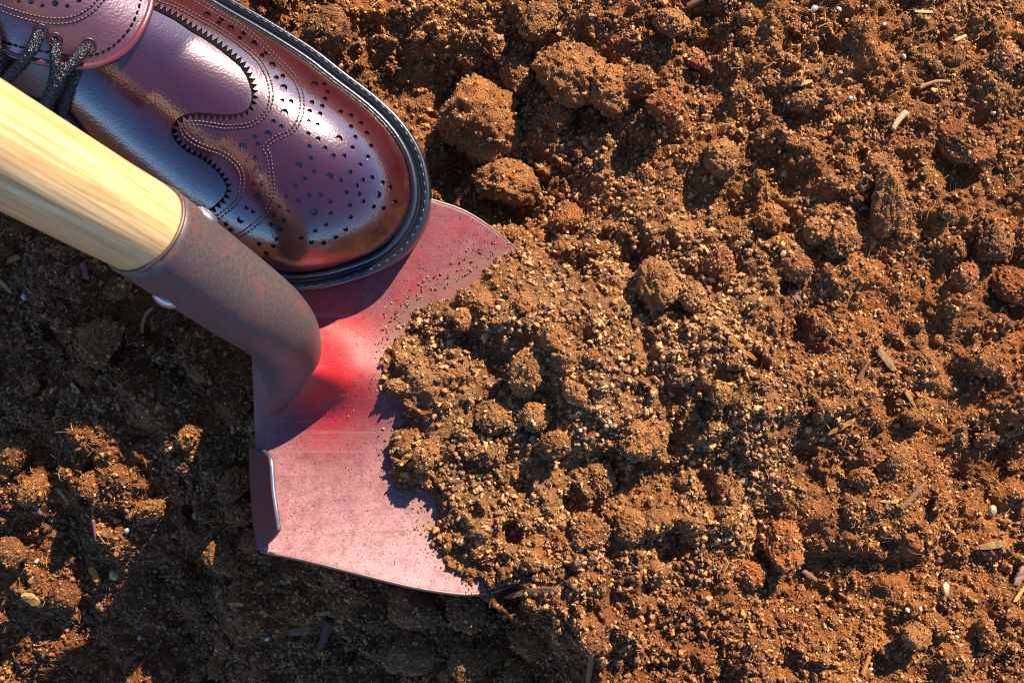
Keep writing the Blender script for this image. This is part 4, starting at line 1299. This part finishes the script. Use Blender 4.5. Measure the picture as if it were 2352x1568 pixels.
# ------------------------------------------------------------------ wood chips, sticks, bark
def bar(px0, py0, px1, py1, w, kind, colour, label, bend=0.0, lift=.7, thick=.55):
    p0, p1 = soil_at(px0, py0), soil_at(px1, py1)
    rw = w * (CAM_H - p0.z) / F
    tq = np.linspace(0, 1, 9)
    lx_ = p0.x + (p1.x - p0.x) * tq; ly_ = p0.y + (p1.y - p0.y) * tq
    dz_ = soil_z(lx_, ly_) - (p0.z + (p1.z - p0.z) * tq)
    up_ = max(0.0, float(np.percentile(dz_, 85))) + rw * lift * (1.0 if kind == "stick" else thick) + .0006
    p0 = p0 + Vector((0, 0, up_)); p1 = p1 + Vector((0, 0, up_))
    mid = (p0 + p1) / 2; ax = p1 - p0; Ln = ax.length; ax.normalize()
    up = Vector((0, 0, 1)); sd_ = up.cross(ax).normalized(); up = ax.cross(sd_)
    rng = np.random.default_rng(int(px0 * 7 + py0))
    ns, nk = (16, 12) if kind != 'chip' else (9, 8)
    chip_a, chip_b = rng.uniform(.55, 1.15), rng.uniform(.55, 1.15)
    skew = rng.uniform(-.9, .9, 2)
    V, Fc = [], []
    for i in range(ns):
        t = i / (ns - 1); x = (t - .5) * Ln / rw
        if kind == "stick": f = 1 - .25 * t
        elif kind == "chip": f = (chip_a + (chip_b - chip_a) * t) * rng.uniform(.84, 1.10)
        else: f = (0.45 + .55 * math.sin(math.pi * t) ** .5) * rng.uniform(.7, 1.2)
        if i in (0, ns - 1): f *= .72 if kind != "stick" else .92
        if i in (1, ns - 2) and kind == "chip": f *= rng.uniform(.75, 1.0)
        off = bend * math.sin(math.pi * t) * Ln / rw
        for k in range(nk):
            a_ = 2 * math.pi * k / nk
            ca, sa = math.cos(a_), math.sin(a_)
            ex = .45 if kind != "stick" else 1.0
            cy = math.copysign(abs(ca) ** ex, ca) * f + off
            cz = math.copysign(abs(sa) ** ex, sa) * f * (thick if kind != "stick" else .95)
            j = 1 + rng.uniform(-.06, .06)
            xs = x + rng.uniform(-.12, .12)
            if kind == 'chip': xs += (skew[0] * (1 - t) + skew[1] * t) * cy * .8 * abs(2 * t - 1) + rng.uniform(-.25, .25) * (i in (0, ns - 1))
            V.append((xs, cy * j, cz * j + (.12 * f * rng.uniform(-1, 1) if kind != 'stick' else 0)))
    for i in range(ns - 1):
        for k in range(nk):
            Fc.append((i * nk + k, i * nk + (k + 1) % nk, (i + 1) * nk + (k + 1) % nk, (i + 1) * nk + k))
    Fc.append(tuple(reversed(range(nk)))); Fc.append(tuple((ns - 1) * nk + k for k in range(nk)))
    nm = {"stick": "twig", "chip": "wood_chip", "bark": "bark_strip"}[kind]
    me = mesh_np(nm, V, Fc, kind == "stick", M_chip)
    o = link(nm, me)
    M3 = Matrix((ax, sd_, up)).transposed()
    o.matrix_world = Matrix.Translation(mid) @ M3.to_4x4() @ Matrix.Scale(rw, 4)
    o.color = (*colour, 1)
    tag(o, label, {"stick": "twig", "chip": "wood chip", "bark": "bark"}[kind])
    return o

PALE, ORA, TN, BRW, PUR, YL = (.58, .40, .20), (.48, .19, .035), (.40, .22, .075), (.22, .10, .045), (.24, .115, .085), (.52, .29, .07)
for a_ in [
    (2078, 260, 2046, 300, 8, "stick", PALE, "thick pale broken twig lying on the open sunlit ground", -.06),
    (1575, 22, 1622, -4, 8, "stick", BRW, "short thick brown stick beyond the clods on the ground"),
    (1672, 775, 1730, 826, 9, "chip", ORA, "bright orange splintered wood chip beside the heap"),
    (2014, 800, 2052, 850, 12, "chip", TN, "wedge-shaped tan wood chip on the open ground"),
    (1158, 1364, 1272, 1345, 7, "bark", BRW, "long brown bark strip at the blade's buried edge", .03),
    (1360, 1492, 1349, 1575, 8, "stick", (.30, .13, .05), "smooth brown stick pointing up the shaded slope"),
    (357, 706, 333, 766, 5, "bark", YL, "curled yellow fibre strip just below the rivet", -.15),
    (-6, 636, 30, 674, 5, "bark", YL, "yellow straw-like sliver at the ground under the handle"),
    (22, 600, 50, 590, 8, "chip", ORA, "squat orange wood chip under the wooden handle"),
    (196, 606, 206, 642, 6, "chip", PUR, "pinkish brown splinter right below the handle's end"),
    (2243, 1253, 2299, 1244, 9, "chip", TN, "blunt tan wood block on the open ground"),
    (2068, 1166, 2114, 1116, 8, "chip", BRW, "broad brown splinter beside a yellow chip"),
    (2020, 1150, 2062, 1150, 6, "chip", YL, "yellow shaving beside the broad brown splinter"),
    (1838, 1306, 1872, 1330, 7, "stick", PUR, "short purplish twig on the slope below the heap"),
    (1978, 1547, 1995, 1503, 6, "stick", ORA, "orange twig on the ground where the slope ends"),
    (1898, 996, 1962, 964, 6, "chip", ORA, "long orange splinter lying among thin roots"),
    (2079, 898, 2102, 937, 6, "chip", TN, "narrow tan splinter beside a dark twig"),
    (1771, 742, 1791, 792, 4, "stick", BRW, "thin red-brown twig standing near the orange chip"),
    (1967, 872, 1994, 828, 5, "stick", BRW, "straight brown twig beside the wedge-shaped chip"),
    (1806, 666, 1840, 694, 7, "chip", PUR, "pinkish bark flake above the orange chip"),
    (2260, 988, 2284, 1024, 8, "chip", BRW, "dark brown wood block half sunk in the open ground"),
    (2108, 206, 2178, 190, 5, "stick", TN, "curved tan root crossing the open ground", .1),
    (2048, 428, 2082, 468, 5, "stick", TN, "crooked root below the pale broken twig", -.08),
    (76, 1143, 106, 1177, 7, "chip", PUR, "brown rounded splinter beside a white pebble by the handle"),
    (134, 1120, 158, 1152, 5, "chip", TN, "thin tan splinter near the flat red-brown clod"),
    (216, 1193, 223, 1242, 4, "stick", PUR, "purplish twig lying beside two white pebbles"),
    (120, 1222, 150, 1226, 10, "chip", BRW, "blunt brown wood chip on the ground beside the handle"),
    (212, 1300, 228, 1334, 9, "chip", ORA, "reddish wood chip beside the biggest yellow pebble"),
    (64, 1362, 98, 1388, 12, "chip", TN, "rounded tan bark flake on the shaded ground"),
    (38, 1354, 62, 1356, 6, "chip", TN, "small flat splinter touching the rounded bark flake"),
    (662, 1451, 714, 1443, 9, "chip", BRW, "torn brown wood chip on the shaded slope"),
    (528, 1383, 562, 1384, 5, "chip", ORA, "small orange shaving below the blade's corner"),
    (726, 1408, 760, 1404, 6, "chip", ORA, "crumbly orange wood fragment in the shade of the blade"),
    (1237, 1088, 1225, 1130, 5, "chip", BRW, "brown splinter stuck upright in the heap"),
    (1160, 1520, 1192, 1508, 10, "chip", ORA, "orange chip lying on the cobble-like clod"),
    (758, 1420, 735, 1500, 11, "stick", (.10, .045, .022), "dark ridged thick root in the shaded soil"),
    (1828, 197, 1862, 189, 7, "chip", YL, "yellow bark chip on the dark upright clod"),
    (1868, 226, 1890, 232, 5, "chip", TN, "small tan splinter beside the dark upright clod"),
    (2190, 96, 2215, 84, 6, "chip", PALE, "pale seed-like splinter on the open ground"),
    (2100, 28, 2140, 30, 5, "chip", PALE, "pale shaving by a small hollow on the open ground"),
    (1690, 350, 1700, 330, 5, "chip", TN, "tiny tan flake on the block-shaped clod"),
    (2330, 1340, 2352, 1300, 14, "chip", (.45, .22, .14), "large pinkish brown wood piece at the open ground's rim"),
    (2328, 1380, 2350, 1345, 6, "chip", YL, "yellow shaving below the large pinkish wood piece"),
    (165, 880, 185, 905, 7, "chip", PALE, "pale two-toned chip on the ground beside the handle"),
]:
    bar(*a_)

# ------------------------------------------------------------------ scattered crumbs, fibres and grains
def scatter(name, pts, scale, rot, tone, idx, shapes, mat, fresh=None):
    me = bpy.data.meshes.new(name)
    n = len(pts)
    me.vertices.add(n); me.vertices.foreach_set("co", pts.astype(np.float32).ravel())
    a_ = me.attributes.new("size", 'FLOAT_VECTOR', 'POINT'); a_.data.foreach_set("vector", scale.astype(np.float32).ravel())
    a_ = me.attributes.new("turn", 'FLOAT_VECTOR', 'POINT'); a_.data.foreach_set("vector", rot.astype(np.float32).ravel())
    a_ = me.attributes.new("tone", 'FLOAT', 'POINT'); a_.data.foreach_set("value", tone.astype(np.float32))
    if fresh is not None:
        a_ = me.attributes.new("fresh", 'FLOAT', 'POINT'); a_.data.foreach_set("value", fresh.astype(np.float32))
    a_ = me.attributes.new("pick", 'INT', 'POINT'); a_.data.foreach_set("value", idx.astype(np.int32))
    o = link(name, me)
    ng_ = bpy.data.node_groups.new(name, 'GeometryNodeTree')
    ng_.interface.new_socket("Geometry", in_out='INPUT', socket_type='NodeSocketGeometry')
    ng_.interface.new_socket("Geometry", in_out='OUTPUT', socket_type='NodeSocketGeometry')
    N, L = ng_.nodes, ng_.links
    gi, go = N.new("NodeGroupInput"), N.new("NodeGroupOutput")
    cc = bpy.data.collections.new(name + "_shapes")
    for i, sm in enumerate(shapes):
        sm.materials.clear(); sm.materials.append(mat)
        cc.objects.link(bpy.data.objects.new(f"{name}_shape_{i:02d}", sm))
    ci = N.new("GeometryNodeCollectionInfo"); ci.inputs["Collection"].default_value = cc
    ci.inputs["Separate Children"].default_value = True; ci.inputs["Reset Children"].default_value = True
    io = N.new("GeometryNodeInstanceOnPoints"); io.inputs["Pick Instance"].default_value = True
    def na(nm, ty):
        q_ = N.new("GeometryNodeInputNamedAttribute"); q_.data_type = ty; q_.inputs["Name"].default_value = nm
        return q_.outputs["Attribute"]
    L.new(gi.outputs[0], io.inputs["Points"]); L.new(ci.outputs[0], io.inputs["Instance"])
    L.new(na("pick", 'INT'), io.inputs["Instance Index"])
    e2r = N.new("FunctionNodeEulerToRotation"); L.new(na("turn", 'FLOAT_VECTOR'), e2r.inputs[0])
    L.new(e2r.outputs[0], io.inputs["Rotation"]); L.new(na("size", 'FLOAT_VECTOR'), io.inputs["Scale"])
    L.new(io.outputs[0], go.inputs[0])
    md = o.modifiers.new("scatter", 'NODES'); md.node_group = ng_
    return tag(o, kind="stuff")

def crumb_shape(seed, sub=2):
    V, Fc = ICO[sub]
    rng = np.random.default_rng(seed)
    r = np.full(len(V), .35)
    for k in range(rng.integers(4, 9)):
        c = rng.normal(size=3); c = c / np.linalg.norm(c) * rng.uniform(.25, .75)
        q = rng.uniform(.28, .55)
        b_ = V @ c; disc = b_ * b_ - (c @ c - q * q)
        r = np.maximum(r, np.where(disc > 0, b_ + np.sqrt(np.clip(disc, 0, None)), 0))
    r = r * (1 + .30 * fbm(V[:, 0] * 2.4 + seed * 3, V[:, 1] * 2.4, V[:, 2] * 2.4, 3, seed, .75))
    s_ = np.array([1.15, rng.uniform(.75, 1.1), rng.uniform(.7, 1.0)])
    return mesh_np("crumb", V * r[:, None] * s_, Fc, True)

N_C = 300000
cx = RNG.uniform(-.325, .325, N_C); cy = RNG.uniform(-.235, .225, N_C)
cz = soil_z(cx, cy)
cpx = CX + cx * F / (CAM_H - cz); cpy = CY - cy * F / (CAM_H - cz)
keep = ~in_poly(cpx, cpy, [tuple(p) for p in np.array(SHOE_POLY)])
onb = in_poly(cpx, cpy, BLADE_POLY) & ~in_poly(cpx, cpy, HEAP_POLY)
hid = onb & (dist_poly(cpx, cpy, HEAP_EDGE) > 25)
keep &= ~hid
dens = 0.70 + 0.5 * fbm(cx * 45, cy * 45, oct=2, seed=77)
keep &= RNG.random(N_C) < np.clip(dens, .15, 1)
cx, cy, cz, cpx, cpy = cx[keep], cy[keep], cz[keep], cpx[keep], cpy[keep]
n = len(cx)
rad_ = 0.00034 * (0.0026 / 0.00034) ** (RNG.random(n) ** 3.6)
heapy = in_poly(cpx, cpy, HEAP_POLY) & (cpx < 1750) & (cpy > 520)
rad_ *= np.where(heapy, 0.92, 0.82) * (1 - .22 * np.clip((cpx - 1650) / 400, 0, 1))
pts = np.stack([cx, cy, cz + rad_ * .25], 1)
tone = np.clip(RNG.normal(.50, .26, n), 0, .9)
tone = tone * (1 - .38 * soil_shade_amount(cpx, cpy))  # crumbs take the same painted shade
brt = RNG.random(n) < .035
tone = np.where(brt, RNG.uniform(.92, 1.0, n), tone)
rad_ = np.where(brt, np.minimum(rad_, .0007), rad_)
# coarser crumbs on the ground around the frame
N_O = 60000
ox = RNG.normal(0, .42, N_O); oy = RNG.normal(0, .36, N_O)
ko = (np.abs(ox) > .325) | (oy > .225) | (oy < -.235)
ox, oy = ox[ko], oy[ko]
_iz = np.clip(np.searchsorted(EX, ox), 1, len(EX) - 1); _jz = np.clip(np.searchsorted(EY, oy), 1, len(EY) - 1)
oz = AZ[_iz, _jz]
ro = .0006 * (.005 / .0006) ** (RNG.random(len(ox)) ** 2.6)
pts = np.vstack([pts, np.stack([ox, oy, oz + ro * .2], 1)]); rad_ = np.concatenate([rad_, ro]); tone = np.concatenate([tone, np.clip(RNG.normal(.5, .25, len(ox)), 0, .95)])
# crumbs clinging to the clods
ex_p, ex_r, ex_t = [], [], []
bpy.context.view_layer.update()
for (px, py, r, o, me) in CLODS:
    k = int(min(1800, (r / 10) ** 2 * 26))
    nvv = len(me.vertices)
    MW = o.matrix_world
    for vi in RNG.integers(0, nvv, k):
        p = MW @ me.vertices[int(vi)].co
        if p.z < o.location.z - 0.2 * o.scale.z: continue
        rr = 0.00028 * (0.0014 / 0.00028) ** (random.random() ** 3.0)
        ex_p.append(tuple(p)); ex_r.append(rr); ex_t.append(min(.97, max(0, random.gauss(.5, .2) * (.75 if o.color[0] < .8 else 1.0))))
pts = np.vstack([pts, np.array(ex_p)]); rad_ = np.concatenate([rad_, ex_r]); tone = np.concatenate([tone, ex_t])
n = len(pts)
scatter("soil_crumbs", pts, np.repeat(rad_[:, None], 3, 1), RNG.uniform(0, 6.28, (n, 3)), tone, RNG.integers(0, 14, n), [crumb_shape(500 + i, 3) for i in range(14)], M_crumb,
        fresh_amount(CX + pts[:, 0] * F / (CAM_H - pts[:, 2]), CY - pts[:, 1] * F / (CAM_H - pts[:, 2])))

def fibre_shape(seed):
    rng = np.random.default_rng(seed)
    b = rng.uniform(-.28, .28); c = rng.uniform(-.15, .15)
    pth = [Vector((t - .5, b * (1 - (2 * t - 1) ** 2) + c * math.sin(6.28 * t), rng.uniform(-.02, .02))) for t in np.linspace(0, 1, 8)]
    V, Fc = sweep(pth, [.022, .03, .034, .034, .033, .03, .026, .018], 5, True, None, (0, .2, 1))
    return mesh_np("fibre", V, Fc, True)
N_F = 26000
gx_ = RNG.uniform(-.325, .325, N_F); gy_ = RNG.uniform(-.235, .225, N_F); gz_ = soil_z(gx_, gy_)
gpx = CX + gx_ * F / (CAM_H - gz_); gpy = CY - gy_ * F / (CAM_H - gz_)
kf = ~in_poly(gpx, gpy, SHOE_POLY) & ~(in_poly(gpx, gpy, BLADE_POLY) & ~in_poly(gpx, gpy, HEAP_POLY))
hp_ = in_poly(gpx, gpy, HEAP_POLY) & (gpx < 1650) & (gpy > 500)
kf &= RNG.random(N_F) < np.where(hp_, .10, np.where(gpx < 600, 1.0, np.where(gpx > 1650, .8, .35)))
gx_, gy_, gz_ = gx_[kf], gy_[kf], gz_[kf]
n = len(gx_)
ln_ = 0.0016 * (0.011 / 0.0016) ** (RNG.random(n) ** 2.2)
th_ = np.clip(0.012 / 1.0 * (ln_ / 0.004) ** -.55, .006, .03) / .012
sc_ = np.stack([ln_, ln_ * 1.0, ln_ * 1.0], 1); sc_[:, 1] *= np.clip(.0045 / ln_, .45, 1.3); sc_[:, 2] *= np.clip(.0045 / ln_, .45, 1.3)
rt = np.stack([RNG.uniform(-.5, .5, n), RNG.uniform(-.45, .45, n), RNG.uniform(0, 6.28, n)], 1)
scatter("plant_fibres", np.stack([gx_, gy_, gz_ + .0005], 1), sc_, rt, np.clip(RNG.normal(.45, .25, n), 0, 1), RNG.integers(0, 8, n), [fibre_shape(700 + i) for i in range(8)], M_fibre)

# grains of soil lying on the blade
gp, gr = [], []
t_ = 0
while len(gp) < 3000 and t_ < 60000:
    t_ += 1
    px, py = random.uniform(580, 1210), random.uniform(450, 1370)
    a_, b_ = np.array([px]), np.array([py])
    if not in_poly(a_, b_, BLADE_POLY)[0] or in_poly(a_, b_, HEAP_POLY)[0]: continue
    if px < 640 and py > 1020: continue
    d = dist_poly(a_, b_, HEAP_EDGE[2:])[0]
    pr = math.exp(-d / 55) + .10 + .16 * max(0, vnoise(a_ / 40, b_ / 40, seed=3)[0])
    if random.random() > pr: continue
    h = BLADE_BVH.ray_cast(CAMP, (Wp(px, py, 0) - CAMP).normalized())
    if h[0] is None: continue
    r = .00015 * ((.00045 if d > 45 else .0009) / .00015) ** (random.random() ** (2.4 if d > 45 else 1.6))
    gp.append(tuple(h[0] + Vector((0, 0, r * .4)))); gr.append(r)
gp = np.array(gp); gr = np.array(gr); n = len(gp)
scatter("soil_grains", gp, np.repeat(gr[:, None], 3, 1), RNG.uniform(0, 6.28, (n, 3)), RNG.random(n) ** 1.5, RNG.integers(0, 6, n), [crumb_shape(800 + i) for i in range(6)], M_grain)
